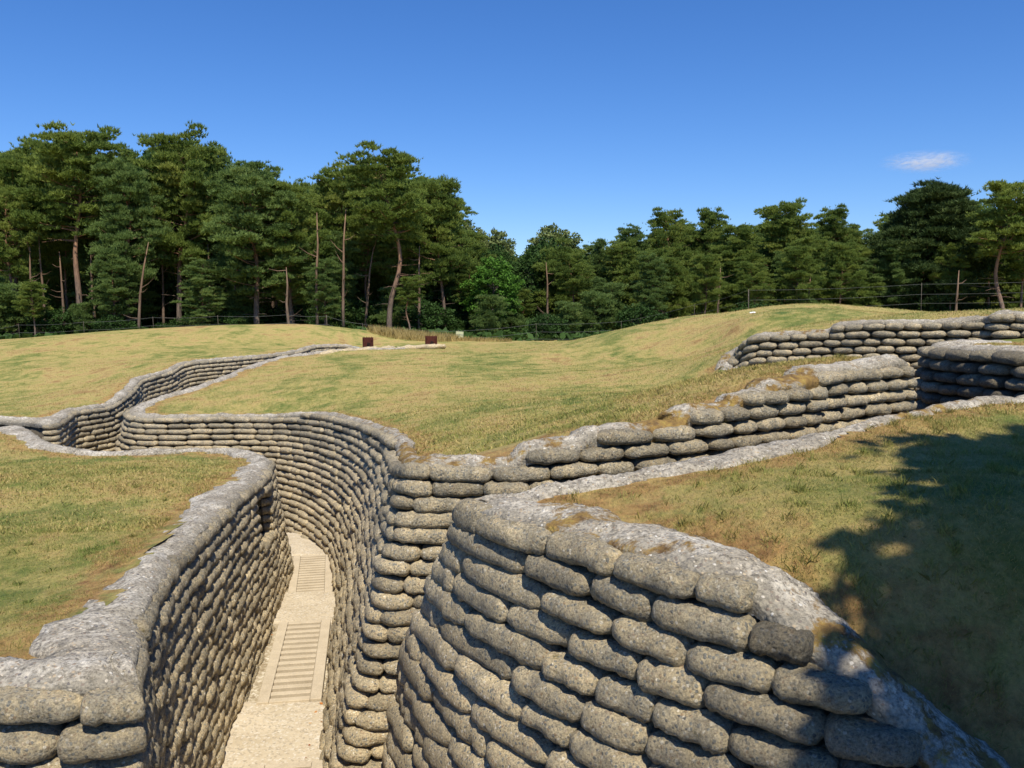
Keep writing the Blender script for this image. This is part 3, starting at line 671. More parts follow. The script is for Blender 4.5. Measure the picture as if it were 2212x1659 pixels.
def board(c, ang, L, W, z0, z1, ns, label):
    """cast concrete duckboard: two rails and cross slats over a base sheet"""
    e = empty('duckboard', (c[0], c[1], (z0+z1)/2-.07), label, 'duckboard', 'slatted boards along the walkway')
    R = Matrix.Rotation(ang, 3, 'Z') @ Matrix.Rotation(math.atan2(z1-z0, L), 3, 'X')
    cc = Vector((c[0], c[1], (z0+z1)/2)); 
    for sx in (-1, 1):
        m = MB(); m.box(cc+R@Vector((sx*(W/2-.055), 0, -.035)), (.055, L/2, .035), R); o = m.obj('side_rail', M_BOARD, e); bev(o, .006)
    for k in range(ns+1):
        y = -L/2+.04+(L-.08)*k/ns
        m = MB(); m.box(cc+R@Vector((0, y, -.038)), (W/2-.112, (L/ns)*.24 if 0 < k < ns else .04, .034), R); o = m.obj('slat', M_BOARD, e); bev(o, .005)
    m = MB(); m.box(cc+R@Vector((0, 0, -.066)), (W/2-.08, L/2-.03, .012), R); m.obj('base_sheet', M_BASE, e)
def bev(o, w):
    b = o.modifiers.new('bevel', 'BEVEL'); b.width = w; b.segments = 2
board((-2.33,9.02), .165, 2.1, .61, -3.83, -3.815, 14, 'slatted concrete board in the middle of the walkway, nearer of the two whole ones')
board((-2.95,12.32), .205, 1.85, .6, -3.94, -3.95, 15, 'slatted concrete board farther down the walkway, before the bend')
board((-4.35,15.45), 1.0, 1.9, .62, -4.12, -4.16, 14, 'slatted board turning left behind the wall at the bend')
board((-1.72,5.85), .14, 1.9, .6, -3.79, -3.79, 14, 'slatted board cut off by the bottom edge of the picture')

# ------------------------------------------------------------------ vegetation: needles, leaves, trees
def tri_fans(P, D, L, W, K, spread, rs, tint):
    """K narrow triangles per point, fanned about direction D"""
    n = len(P); D = np.repeat(D, K, 0)+rs.normal(size=(n*K, 3))*spread; D /= np.linalg.norm(D, axis=1)[:, None]+1e-9
    P = np.repeat(P, K, 0); L = np.repeat(L, K)*(.7+.6*rs.rand(n*K)); S = np.cross(D, rs.normal(size=(n*K, 3))); S /= np.linalg.norm(S, axis=1)[:, None]+1e-9
    w = W*(.7+.6*rs.rand(n*K))[:, None]
    V = np.stack([P-S*w, P+S*w, P+D*L[:, None]], 1).reshape(-1, 3)
    F_ = np.arange(n*K*3).reshape(-1, 3)
    return V, F_, np.repeat(np.repeat(tint, K)+rs.normal(size=n*K)*.07, 3)
def leaf_quads(P, size, rs, tint, flat=.5):
    n = len(P); U = rs.normal(size=(n, 3)); U /= np.linalg.norm(U, axis=1)[:, None]; Nn = rs.normal(size=(n, 3)); Nn[:, 2] += flat*2
    W_ = np.cross(Nn, U); W_ /= np.linalg.norm(W_, axis=1)[:, None]+1e-9; U = np.cross(W_, Nn); U /= np.linalg.norm(U, axis=1)[:, None]+1e-9
    s = (size*(.6+.8*rs.rand(n)))[:, None]
    V = np.stack([P-U*s, P+W_*s*.6, P+U*s, P-W_*s*.6], 1).reshape(-1, 3)
    return V, np.arange(n*4).reshape(-1, 4), np.repeat(tint+rs.normal(size=n)*.06, 4)
HIDE = []
def thing_tree(kind, V, F_, T, trunk, mat, bark, name):
    e = bpy.data.objects.new(name, None); e.empty_display_size = .5
    c = build('crown', V, F_, mat, None, False, dict(tint=np.clip(T, 0, 1)))
    t = build('trunk', trunk.v, trunk.f, bark, None, True)
    COL.objects.unlink(c); COL.objects.unlink(t)
    return (e.name, name, c.data, t.data)
def pine(seed, H=12., cb=.4, R=2.9, nb=70, flat=.72, top=.3, mat=None, lean=.5, dead=10, tuftL=.23, up=1.1, padr=.46):
    rs = np.random.RandomState(seed); tr = MB()
    ax = np.array([[0, 0, -.4], [lean*.15*(rs.rand()-.5), lean*.2*(rs.rand()-.5), H*.2], [lean*(rs.rand()-.5), lean*(rs.rand()-.5), H*.45], [lean*1.6*(rs.rand()-.5), lean*1.6*(rs.rand()-.5), H*.72], [lean*1.6*(rs.rand()-.5), lean*1.6*(rs.rand()-.5), H*.97]])
    C, _ = catmull(ax, 15); r0 = .0145*H
    tr.tube([tuple(p) for p in C], [r0*(1.15 if i == 0 else 1)*(1-.86*(i/14)**1.15) for i in range(15)], 8)
    def axis_at(h): return np.array([np.interp(h, C[:, 2], C[:, 0]), np.interp(h, C[:, 2], C[:, 1]), h])
    P = []; Dn = []; T = []
    for b in range(nb):
        t = (b+rs.rand())/nb; t = t**.85; h = H*(cb+(1-cb)*t*.97)
        pr = (min(1, (t+.12)/.38)**.7)*((1-t)**.55*(1-top)+top) if t < .999 else top
        az = b*2.4+rs.rand()*1.1; L = R*pr*(.5+.65*rs.rand())
        d = np.array([math.cos(az), math.sin(az), 0]); A0 = axis_at(h); rise = (-.05+.4*t+.38*rs.rand())
        pts = [A0, A0+d*L*.4+[0, 0, L*rise*.25], A0+d*L*.75+[0, 0, L*rise*.6], A0+d*L+[0, 0, L*rise]]
        rb = max(.012, r0*.34*(1-t*.75)*min(1, L/R+.2)); tr.tube([tuple(p) for p in pts], [rb, rb*.75, rb*.5, rb*.2], 4, False)
        npad = max(1, int(round(L/(padr*.85))))
        ptint = .5+rs.normal()*.16
        for q in range(npad):
            f = 1-(q/(npad+.6))*.78; c = A0+d*L*f+np.array([-d[1], d[0], 0])*(rs.rand()-.5)*padr*1.3+[0, 0, L*rise*f**1.5+.1+rs.normal()*.2]
            r = padr*(.65+.6*rs.rand()); n = int(46*(r/padr)**2*(1.15 if q < 2 else .75))
            u = rs.normal(size=(n, 3)); u /= np.linalg.norm(u, axis=1)[:, None]; u[:, 2] = np.abs(u[:, 2])*.9-.25
            rr = r*(.5+.55*rs.rand(n))[:, None]
            P.append(c+u*rr*np.array([1, 1, flat])); dd = u*.55+np.array([0, 0, up])+d*.3; Dn.append(dd/np.linalg.norm(dd, axis=1)[:, None]); T.append(np.full(n, ptint+rs.normal()*.07))
    for k in range(dead):
        h = H*(.1+(cb)*rs.rand()); az = rs.rand()*6.28; L = .5+1.4*rs.rand(); A0 = axis_at(h); d = np.array([math.cos(az), math.sin(az), .15*(rs.rand()-.6)])
        tr.tube([tuple(A0), tuple(A0+d*L*.5+[0, 0, .05]), tuple(A0+d*L+rs.normal(size=3)*.12)], [.028, .018, .006], 3, False)
    P = np.vstack(P); Dn = np.vstack(Dn); T = np.concatenate(T)
    q_ = rs.rand(len(P)) < .2; P[q_] += rs.normal(size=(q_.sum(), 3))*[.22, .22, .1]
    V, F_, tt = tri_fans(P, Dn, np.full(len(P), tuftL), .032, 6, .42, rs, T)
    return thing_tree('pine', V, F_, tt, tr, mat, M_BARK, 'pine_tree')
def leafy(seed, H=10., R=3., cb=.25, mat=None, dens=230, ls=.13, tall=1., holes=.0, name='broadleaf_tree'):
    rs = np.random.RandomState(seed); tr = MB(); r0 = .016*H
    tr.tube([(0, 0, -.4), (.1, .05, H*.3), (-.1, .1, H*.6), (0, 0, H*.88)], [r0*1.2, r0*.85, r0*.5, .03], 8)
    P = []; T = []; hc = H*(cb+1)/2; hh = H*(1-cb)/2
    for k in range(dens):
        u = rs.normal(size=3); u /= np.linalg.norm(u); rr = (.45+.55*rs.rand()**.5)
        if rs.rand() < .7: rr = .78+.25*rs.rand()
        lob = 1+.16*math.sin(3*math.atan2(u[1], u[0])+seed)+.12*math.sin(5*u[2]*2+seed*2)
        c = np.array([u[0]*R*rr*lob, u[1]*R*rr*lob, hc+u[2]*hh*rr*(1.0 if u[2] > 0 else .9)])
        if rs.rand() < .22: tr.tube([(0, 0, max(H*.12, c[2]-1.6)), tuple(c*np.array([.55, .55, 1])-np.array([0, 0, .5])), tuple(c)], [.05, .035, .012], 3, False)
        n = int(34+30*rs.rand()); r = .34+.34*rs.rand(); v = rs.normal(size=(n, 3)); v /= np.linalg.norm(v, axis=1)[:, None]
        P.append(c+v*(r*rs.rand(n)[:, None]**.4)*np.array([1.15, 1.15, .75])); T.append(np.full(n, .5+rs.normal()*.15))
    P = np.vstack(P); T = np.concatenate(T)
    V, F_, tt = leaf_quads(P, np.full(len(P), ls), rs, T)
    return thing_tree('leafy', V, F_, tt, tr, mat, M_BARK2, name)
COUNT = [0]
def place(proto, x, y, H, h0, label, cat, group=None, rz=None, wide=1., name=None):
    _, nm, cm, tm = proto; z = float(gz(x, y)[0])
    e = bpy.data.objects.new(name or nm, None); COL.objects.link(e); e.location = (x, y, z-.1)
    s = H/h0; e.rotation_euler = (0, 0, rz if rz is not None else random.random()*6.28); e.scale = (s*wide, s*wide, s)
    tag(e, label, cat, group)
    for nn, me in (('trunk', tm), ('crown', cm)):
        o = bpy.data.objects.new(nn, me); COL.objects.link(o); o.parent = e
    return e
PA = pine(1, 12, .42, 3.1, 62, mat=M_PINE); PB = pine(2, 12, .5, 2.7, 52, mat=M_PINE, top=.45, lean=1.2); PC_ = pine(3, 12, .25, 2.9, 82, mat=M_PINEB)
PD = pine(4, 12, .12, 2.8, 92, mat=M_PINEB, flat=.34, dead=4); PE = pine(5, 12, .55, 2.6, 46, mat=M_PINE, top=.5, lean=1.4, dead=16); PS = pine(6, 12, .2, 1.7, 70, mat=M_PINEB, top=.08, up=1.1, padr=.5)
PH = pine(9, 12, .34, 3.0, 72, mat=M_PINE, top=.5, lean=1.)
PK = pine(7, 12, .05, 3.9, 210, mat=M_BLACK, top=.16, up=1.7, flat=.7, padr=.6, dead=2, tuftL=.3)
PW = pine(8, 5, .1, 1.9, 42, mat=M_PINEB, top=.35, dead=5, tuftL=.24, padr=.5)
LA = leafy(21, 10, 3.2, .06, M_LEAF, 330, .15); LB = leafy(22, 10, 3.1, .2, M_LEAF2, 300, .16); LC = leafy(23, 10, 3.2, .05, M_LEAF3, 330, .16)
PM = pine(12, 7, .06, 2.2, 66, mat=M_PINE, top=.4, dead=6, padr=.5)
LS = leafy(24, 4, 1.9, .0, M_LEAF3, 130, .12, name='shrub')
SKY = [(-200,330),(0,338),(100,300),(200,312),(250,348),(290,342),(370,312),(430,335),(500,355),(600,398),(650,412),(700,390),(760,370),(840,348),(900,380),(960,410),(1000,475),(1060,505),(1115,530),(1150,518),(1200,495),(1270,512),(1320,505),(1360,496),(1450,466),(1530,464),(1600,494),(1700,452),(1760,486),(1820,462),(1890,494),(1930,458),(2010,415),(2100,435),(2150,432),(2212,405),(2450,420)]
def skyv(u): return float(np.interp(u, [a for a, b in SKY], [b for a, b in SKY]))
def tree_at(proto, h0, u, vt, s, label, cat='pine tree', group=None, wide=1., rz=None, name=None):
    p = at_s(u, vt, s); z = float(gz(p.x, p.y)[0]); return place(proto, p.x, p.y, (p.z-z+.1)*(.965 if h0 == 12 else 1.02), h0, label, cat, group, rz, wide, name)
heroes = [
 (PB,12,150,288,52,'broad dark pine with a spiky flat crown, tallest at the upper left',1.25), (PA,12,15,338,54,'pine with yellowish top at the left edge of the picture',1.1), (PC_,12,262,350,51,'pine between the two tallest crowns on the left',1.0),
 (PH,12,372,300,53,'tall pine with a rounded olive crown right of the broad dark one',1.1), (PS,12,466,305,60,'slender pine whose narrow tip stands alone above its neighbours',.8), (PC_,12,545,352,50,'broad pine sloping down towards the middle of the left wood',1.35),
 (PA,12,622,398,51,'lower rounded pine left of the dark-topped one',1.1), (PB,12,728,365,55,'dark-topped pine just left of the big leaning one',1.0), (PE,12,835,340,50,'tallest pine of the wood edge, with long bare pinkish trunk and layered crown',1.25), (PH,12,958,396,53,'last tall pine at the right end of the left wood',.95),
 (PE,12,885,600,49,'small yellow-green pine leaning right beside the rusty plates',1.3), (PC_,12,700,560,49,'short pine with low green boughs over the fence',1.2), (PD,12,430,560,49,'low bushy pine in front of the dark trunks',1.3), (PA,12,70,610,49,'small pine with bare grey trunk at the far left',1.2), (PC_,12,240,540,50,'mid-height pine with orange upper trunk on the left',1.2),
 (PK,12,2010,405,56,'huge dense black pine rising above the right wood',1.5), (PE,12,2185,398,50,'pine with ragged sparse crown at the right edge',1.3), (PB,12,1450,460,62,'pine with round dark top standing clear of the right wood',.95), (PB,12,1532,456,64,'pine with small pointed top beside the round one',.8), (PH,12,1700,445,62,'wide dark pine crown in the middle of the right wood',1.2), (PB,12,1805,455,64,'pine with rounded tuft right of the widest dark crown',.85),
 (PC_,12,1362,492,62,'blue-green pine at the left end of the right wood',1.0), (PA,12,1590,488,60,'olive pine between two dark tops in the right wood',1.1), (PD,12,1880,560,56,'low bushy pine under the black pine',1.3), (PE,12,1440,560,55,'pine with orange bare trunk in front of the right wood',1.2), (PD,12,1290,600,54,'short blue-green pine behind the middle fence',1.1), (PS,12,1300,510,62,'narrow pine with a clear spire in the middle',.9)]
for pr, h0, u, vt, s, lab, wd in heroes: tree_at(pr, h0, u, vt, s, lab, wide=wd)
tree_at(LA, 10, 1065, 562, 53, 'bright green rounded maple glowing among the dark pines', 'broadleaf tree', wide=1.05)
tree_at(LB, 10, 1195, 494, 74, 'large pale green domed tree behind the pines in the middle', 'broadleaf tree', wide=.95)
tree_at(LB, 10, 1072, 504, 76, 'pale airy tree standing directly behind the bright green maple', 'broadleaf tree', wide=.75)
tree_at(LB, 10, 1012, 488, 78, 'pale tree just right of the last tall pine', 'broadleaf tree', wide=.7)
tree_at(LC, 10, 975, 560, 55, 'dark leafy tree between the tall pine and the bright green maple', 'broadleaf tree', wide=.8)
tree_at(LC, 10, 1150, 545, 62, 'dark leafy tree right of the bright green maple', 'broadleaf tree', wide=.8)
tree_at(LC, 10, 330, 345, 56, 'dark leafy tree wedged between the left pines', 'broadleaf tree', wide=.6)
rr = random.Random(4)
zones = [('left', -160, 640, 'pine standing deep in the dense left wood', 'pines of the left wood'), ('mid', 640, 1010, 'pine standing behind the tall leaning pines', 'pines behind the leaning ones'), ('c', 1010, 1340, 'pine in the dark middle of the wood behind the fence', 'pines of the middle wood'), ('right', 1340, 2360, 'pine standing in the dark right wood', 'pines of the right wood')]
for s, du, lo, hi in ((54, 92, 45, 170), (60, 74, 25, 110), (66, 66, 12, 60), (74, 60, 8, 40), (84, 60, 14, 50)):
    u = -170+rr.random()*40
    while u < 2380:
        z = [q for q in zones if q[1] <= u < q[2]][0] if -160 <= u < 2360 else zones[0 if u < 0 else 3]
        vt = skyv(u)+lo+(hi-lo)*rr.random()
        k = rr.random(); pr = PA if k < .2 else PB if k < .35 else PC_ if k < .62 else PD if k < .8 else PE if k < .9 else PH
        ss = s+rr.uniform(-2.5, 2.5)
        if 1000 < u < 1330 and k > .55: tree_at(LC, 10, u, vt, ss, 'dark leafy tree in the middle of the wood behind the fence', 'broadleaf tree', 'dark leafy trees of the middle wood', wide=.9)
        else: tree_at(pr, 12, u, vt, ss, z[3], 'pine tree', z[4], wide=rr.uniform(.95, 1.3))
        u += du*rr.uniform(.7, 1.3)
u = -130
while u < 2350:
    s_ = rr.uniform(55, 63); p = at_s(u, 735, s_); hh_ = rr.uniform(3.2, 6.0)
    if not 1000 < u < 1130: place(PM, p.x, p.y, hh_, 7, 'half-grown green pine filling the gaps below the tall crowns', 'pine tree', 'half-grown pines inside the wood', wide=rr.uniform(1, 1.4))
    u += rr.uniform(55, 100)
u = -120
while u < 2330:
    s = rr.uniform(49.5, 56); p = at_s(u, 735, s); k = rr.random(); h = rr.uniform(1.2, 3.0)
    if k < .5: place(PW, p.x, p.y, h*1.15, 5, 'young bushy pine at the foot of the wood', 'young pine', 'young pines along the wood edge', wide=rr.uniform(1, 1.5), name='young_pine')
    else: place(LS, p.x, p.y, h*.8, 4, 'dark green shrub at the foot of the wood', 'shrub', 'shrubs along the wood edge', wide=1.3)
    u += rr.uniform(38, 75)
# slim bare trunks seen through the gaps at the wood edge
for i, (u, s, hgt, ln) in enumerate([(72,52,4.2,.05),(98,53,5,-.05),(205,53,4.6,.0),(300,50,4.4,.5),(356,54,5,.05),(455,54,4.5,0),(560,53,3.5,-.05),(598,54,4,.05),(622,47.5,2.4,.05),(686,49,5.6,.08),(742,49,5.8,.12),(790,52,4.0,.4),(905,51,4,.1),(1182,57,3.5,-.05),(1548,58,3.5,.15),(1745,56,3,.05),(2062,47,2.6,.08),(510,53,4,.05),(240,53,4,.05),(140,53,4,-.05)]):
    p = at_s(u, 730, s); z = float(gz(p.x, p.y)[0]); m = MB(); R_ = random.Random(i)
    base = Vector((p.x, p.y, z-.3)); pts = [base+Vector((ln*t*t*hgt*.35+R_.uniform(-.05, .05), 0, (hgt+1.6)*t)) for t in (0, .25, .5, .75, 1)]
    m.tube(pts, [.10, .085, .07, .05, .018], 7)
    for q in range(5):
        a = pts[1+q % 3].lerp(pts[2+q % 3], R_.random()); d = Vector((R_.uniform(-1, 1), R_.uniform(-1, .3), R_.uniform(-.1, .6)))
        m.tube([a, a+d*.5, a+d*1.0+Vector((0, 0, .15))], [.03, .02, .006], 4, False)
    e = empty('bare_trunk', base, 'bare branchless trunk among the pines at the wood edge', 'tree trunk', 'bare trunks at the wood edge'); o = m.obj('trunk', M_BARK3, e, True)
# far-off wood behind everything
rs = np.random.RandomState(31); n = 42000
uu = rs.uniform(-260, 2470, n); ss = rs.uniform(92, 104, n); hh = rs.rand(n)**1.35
X = (uu-1106)/F*ss; Y = ss*.99; ztop = np.array([at_s(u_, skyv(u_)+26, s_).z for u_, s_ in zip(uu, ss)])
lob = 1-.12*np.abs(np.sin(uu*.05))-.1*np.abs(np.sin(uu*.021+1)); Zq = -2.1+(ztop+2.1)*lob*hh
V, F_, tt = leaf_quads(np.stack([X, Y, Zq], 1), np.full(n, .5), rs, .4+.25*rs.rand(n))
tag(build('distant_wood', V, F_, M_BLACK, None, False, dict(tint=np.clip(tt, 0, 1)), (0, 96, -2)), 'dark far-off wood closing the gaps between the trunks', 'wood', kind='stuff')
n = 46000; uu = rs.uniform(-260, 2470, n); ss = rs.uniform(47.5, 92, n); X = (uu-1106)/F*ss; Y = ss*.99
Zq = gz(X, Y)+rs.rand(n)**1.6*np.clip((ss-46)/12, .35, 1.4)
V, F_, tt = leaf_quads(np.stack([X, Y, Zq], 1), np.full(n, .24), rs, .3+.4*rs.rand(n))
tag(build('undergrowth', V, F_, M_LEAF3, None, False, dict(tint=np.clip(tt, 0, 1)), (0, 60, -2)), 'dark undergrowth covering the floor of the wood behind the fence', 'undergrowth', kind='stuff')
# the tree beside the photographer that shades the lower right
SH = leafy(41, 9, 3.0, .34, M_LEAF3, 800, .17)
place(SH, 6.6, .05, 9.5, 9, 'leafy tree standing just right of the viewpoint and shading the right bank', 'broadleaf tree', rz=1.3, wide=.86)
place(SH, 3.75, -.8, 7.2, 9, 'smaller leafy tree close beside the viewpoint, shading the end of the right wall', 'broadleaf tree', rz=.4, wide=.66)

# ------------------------------------------------------------------ grass blades
def blades(n, sampler, L, Wd, name, label, mat, rs, tintm=.5, tints=.25, clump=True, lean=.45):
    X, Y = sampler(n)
    m = ~inside(X, Y, loop); X, Y = X[m], Y[m]
    d = segdist(X, Y); 
    Zg = gz(X, Y)+(lump(np.stack([X, Y, 0*X], 1), .45, .04, 11)+lump(np.stack([X, Y, 0*X], 1), 1.6, .010, 12)); n = len(X)
    D = rs.normal(size=(n, 3))*lean; D[:, 2] = 1; D /= np.linalg.norm(D, axis=1)[:, None]
    Ls = L*(.45+.9*rs.rand(n)); S = np.cross(D, rs.normal(size=(n, 3))); S /= np.linalg.norm(S, axis=1)[:, None]; w = (Wd*(.6+.7*rs.rand(n)))[:, None]
    # drop blades that would stand on a coping
    ok = np.ones(n, bool)
    for w_ in (W_OB, W_FB, W_C, W_D, W_D2, W_G, W_G2, W_E):
        P, nn = w_.rim(0); 
        for i in range(0, len(P), 2): ok &= ((X-(P[i][0]-nn[i][0]*w_.cw[i]*.45))**2+(Y-(P[i][1]-nn[i][1]*w_.cw[i]*.45))**2) > (w_.cw[i]*.42)**2
    X, Y, Zg, D, Ls, S, w, d = X[ok], Y[ok], Zg[ok], D[ok], Ls[ok], S[ok], w[ok], d[ok]; n = len(X)
    B = np.stack([X, Y, Zg-.01], 1)
    M_ = B+D*(Ls*.55)[:, None]; Tp = B+D*Ls[:, None]*.95+np.stack([D[:, 0], D[:, 1], -.35*np.abs(D[:, 0]+D[:, 1])], 1)*(Ls*.35)[:, None]
    V = np.stack([B-S*w, B+S*w, M_+S*w*.7, Tp, M_-S*w*.7], 1).reshape(-1, 3)
    F_ = np.arange(n*5).reshape(-1, 5)
    t = np.repeat(np.clip(tintm+rs.normal(size=n)*tints, 0, 1), 5)
    c = V.mean(0)
    o = build(name, V, F_, mat, None, False, dict(tint=t, rim=np.repeat(np.clip(1-d/.55, 0, 1), 5), dry=np.repeat(dryness(X, Y), 5)), (c[0], c[1], -2)); print(name, n)
    return tag(o, label, 'grass', kind='stuff')
rs = np.random.RandomState(51)
def wedge(u0, u1, s0, s1):
    def f(n):
        s = s0*(s1/s0)**rs.rand(n); u = rs.uniform(u0, u1, n); return (u-1106)/F*s, s*.97
    return f
blades(230000, wedge(1180, 2330, 3.0, 11), .028, .0016, 'near_grass', 'short dry grass on the near right bank, partly in tree shade', M_BLADE, rs)
blades(150000, wedge(-100, 600, 4., 14), .024, .0018, 'left_grass', 'short mown grass on the left bank', M_BLADE, rs, .45)
blades(270000, wedge(-100, 2330, 7.5, 38), .042, .0055, 'mound_grass', 'dry mown grass on the farther mounds', M_BLADE, rs, .52, .22)
def tufts(n, sampler):
    X, Y = sampler(n); k = 46; a = rs.rand(n*k)*6.28; r = .05*rs.rand(n*k)**.5*np.repeat(.5+rs.rand(n)*1.3, k)
    return np.repeat(X, k)+np.cos(a)*r, np.repeat(Y, k)+np.sin(a)*r
blades(420, lambda n: tufts(n, wedge(1200, 2330, 3.0, 10)), .06, .0022, 'green_tufts', 'longer fresh green tufts in the dry grass of the right bank', M_BLADE, rs, .3, .12, lean=.35)
blades(150, lambda n: tufts(n, wedge(-60, 540, 4.5, 12)), .05, .002, 'green_tufts', 'small green tufts in the left bank', M_BLADE, rs, .15, .12, lean=.4)
def patch(c, r):
    def f(n):
        a = rs.rand(n)*6.28; q = rs.rand(n)**.5; return c[0]+np.cos(a)*q*r[0], c[1]+np.sin(a)*q*r[1]
    return f
pS = at_s(893, 742, 40); blades(5200, patch((pS.x, pS.y), (2.1, 1.5)), .36, .008, 'tall_straw', 'tall straw-coloured grass around the rusty plates', M_STRAW, rs, .5, .25, lean=.25)
pS = at_s(1010, 745, 41); blades(1800, patch((pS.x, pS.y), (2.2, .8)), .22, .008, 'tall_straw', 'thin tall straw along the foot of the fence sign', M_STRAW, rs, .35, .25, lean=.25)

# ------------------------------------------------------------------ rusty sniper plates, fence, sign
def plate(u, v, s, W, H, label):
    p = at_s(u, v, s); z = p.z; e = empty('rusty_plate', (p.x, p.y, z), label, 'iron plate', 'rusty iron plates on the far trench rim')
    m = MB(); m.box((p.x, p.y, z+H/2), (W/2, .012, H/2)); o = m.obj('plate', M_RUST, e); bev(o, .006)
    for sx in (-1, 1):
        m = MB(); x = p.x+sx*(W/2-.05); m.box((x, p.y-.03, z+H*.5), (.012, .02, H*.28)); m.box((x, p.y-.045, z+H*.8), (.03, .012, .02)); m.box((x, p.y-.045, z+H*.2), (.02, .012, .02)); m.obj('bracket', M_RUST, e)
    m = MB(); m.box((p.x+.03, p.y-.02, z+H*.3), (.055, .012, .07), Matrix.Rotation(.3, 3, 'Y')); m.tube([(p.x-.02, p.y-.03, z+H*.42), (p.x-.02, p.y-.05, z+H*.3), (p.x+.0, p.y-.03, z+H*.18)], .012, 5); m.obj('loophole_cover', M_PLAIN_DARK, e)
    m = MB()
    for k in range(4): m.tube([(p.x-W*.35+k*W*.23, p.y, z+H-.01), (p.x-W*.35+k*W*.23, p.y, z+H+.03)], .012, 5)
    m.obj('top_studs', M_RUST, e)
M_PLAIN_DARK = mat_plain('dark_iron', (.012, .006, .005), (.03, .012, .01))
plate(795, 750.5, 33.2, .42, .39, 'smaller rusty iron plate, left of the two on the far trench rim')
plate(931.5, 747, 33.4, .47, .38, 'wider rusty iron plate with two brackets standing in tall straw')
def rim_band(pts, w, label):
    """low concrete rim stones of the far trench"""
    pts = [Vector(p) for p in pts]; m = MB(); R_ = random.Random(3); V = []; 
    L = sum((pts[i+1]-pts[i]).length for i in range(len(pts)-1)); n = int(L/.1)
    out = []
    for k in range(n+1):
        t = k/n*L; i = 0
        while i < len(pts)-2 and t > (pts[i+1]-pts[i]).length: t -= (pts[i+1]-pts[i]).length; i += 1
        out.append(pts[i].lerp(pts[i+1], min(1, t/(pts[i+1]-pts[i]).length)))
    m.tube(out, [w*(.8+.35*abs(math.sin(k*.33))) for k in range(n+1)], 8)
    VV = np.array(m.v); VV[:, 2] = np.mean(VV[:, 2])*0+VV[:, 2]; VV += np.stack([lump(VV, 2, .03, 7), lump(VV, 2, .03, 8), lump(VV, 3, .03, 9)], 1)
    e = empty('rim_stones', tuple(out[0]), label, 'stone rim', 'low rim stones of the far trench'); o = build('stones', VV, m.f, M_BAG, e, True, dict(tint=[.75]*len(VV), wx=[.5]*len(VV)))
rim_band([at_s(693, 768, 29), at_s(735, 762, 30), at_s(800, 757.5, 31), at_s(852, 754.5, 32)], .13, 'low band of grey rim stones running right from the far trench end')
rim_band([at_s(858, 754, 32.5), at_s(905, 750.5, 33), at_s(960, 748, 33.6)], .10, 'flat pale rim stones under the wider rusty plate')

posts = [(-90,722,48),(40,702,47),(180,696,46),(330,686,45.5),(470,683,45),(620,680,44.5),(705,683,44.5),(783,700,44.5),(880,711,45),(990,715,45.5),(1158,700,46),(1342,695,45),(1500,659,41),(1617,627,37),(1991,614,36),(2400,600,34)]
e = empty('wire_fence', at_s(-90, 760, 48), 'thin post and wire fence running along the whole foot of the wood', 'fence')
tops = []
for u, v, s in posts:
    p = at_s(u, v, s); tops.append(p); z = min(float(gz(p.x, p.y)[0]), p.z-1.0); m = MB(); m.tube([(p.x, p.y, z-.2), (p.x+.02, p.y, (z+p.z)/2), (p.x, p.y, p.z+.05)], 0.022 if u in (705, 990, 1617) else .011, 6); m.obj('post', M_POST, e, True)
for k, f in enumerate((0, .42, .8)):
    m = MB()
    for i in range(len(tops)-1):
        a, b = Vector(tops[i]), Vector(tops[i+1]); a.z -= f; b.z -= f
        pts = [a.lerp(b, t)-Vector((0, 0, .06*math.sin(PI*t))) for t in (0, .2, .4, .6, .8, 1)]
        m.tube(pts, .006 if i < 12 else .0042, 4, False)
    m.obj('wire', M_WIRE, e, True)
p = at_s(993, 723, 45.4); e = empty('warning_sign', (p.x, p.y-.05, p.z-.12), 'small faded yellowish sign hung on the fence', 'sign')
m = MB(); m.box((p.x, p.y-.05, p.z), (.2, .008, .17), Matrix.Rotation(.05, 3, 'Y')); m.obj('panel', mat_plain('faded_sign', (.42, .44, .26), (.55, .56, .36), 8), e)
m = MB(); m.box((p.x, p.y-.062, p.z), (.21, .005, .012), Matrix.Rotation(.05, 3, 'Y')); m.obj('top_rail', M_WIRE, e)
# white scraps and fallen leaves
def scrap(p, sz, label, name='paper_scrap', col=((.75, .75, .72), (.85, .85, .82)), seed=1):
    R_ = random.Random(seed); n = 9; V = []; 
    for i in range(n): a = 2*PI*i/n; r = sz*(.6+.5*R_.random()); V.append((p.x+math.cos(a)*r, p.y+math.sin(a)*r*.7, p.z+.01+R_.random()*sz*.5))
    V.append((p.x, p.y, p.z+sz*.6)); V.append((p.x, p.y, p.z))
    Fs = [(i, (i+1) % n, n) for i in range(n)]+[((i+1) % n, i, n+1) for i in range(n)]
    tag(build(name, V, Fs, mat_plain(name, *col), None, False, None, tuple(p)), label, 'scrap')
scrap(at_z(721.5, 1221, -4.1), .035, 'small white scrap lying beside the farther slatted board', seed=2)
pp = at_s(1626, 694, 24); pp.z = float(gz(pp.x, pp.y)[0]); scrap(pp, .09, 'white crumpled scrap lying on the grassy mound', seed=5)
rs = np.random.RandomState(8)
def litter(n, c, r, label, z):
    P = np.stack([c[0]+rs.normal(size=n)*r[0], c[1]+rs.normal(size=n)*r[1], z+rs.rand(n)*.02], 1); V, F_, tt = leaf_quads(P, np.full(n, .022), rs, rs.rand(n), 2)
    o = build('leaf_litter', V, F_, M_LITTER, None, False, dict(tint=np.clip(tt, 0, 1)), (c[0], c[1], z)); tag(o, label, 'fallen leaves', kind='stuff')
M_LITTER = mat_foliage('fallen_leaves', [(0, (.30, .08, .02)), (.4, (.5, .2, .05)), (.7, (.35, .2, .08)), (1, (.6, .42, .2))], .1)
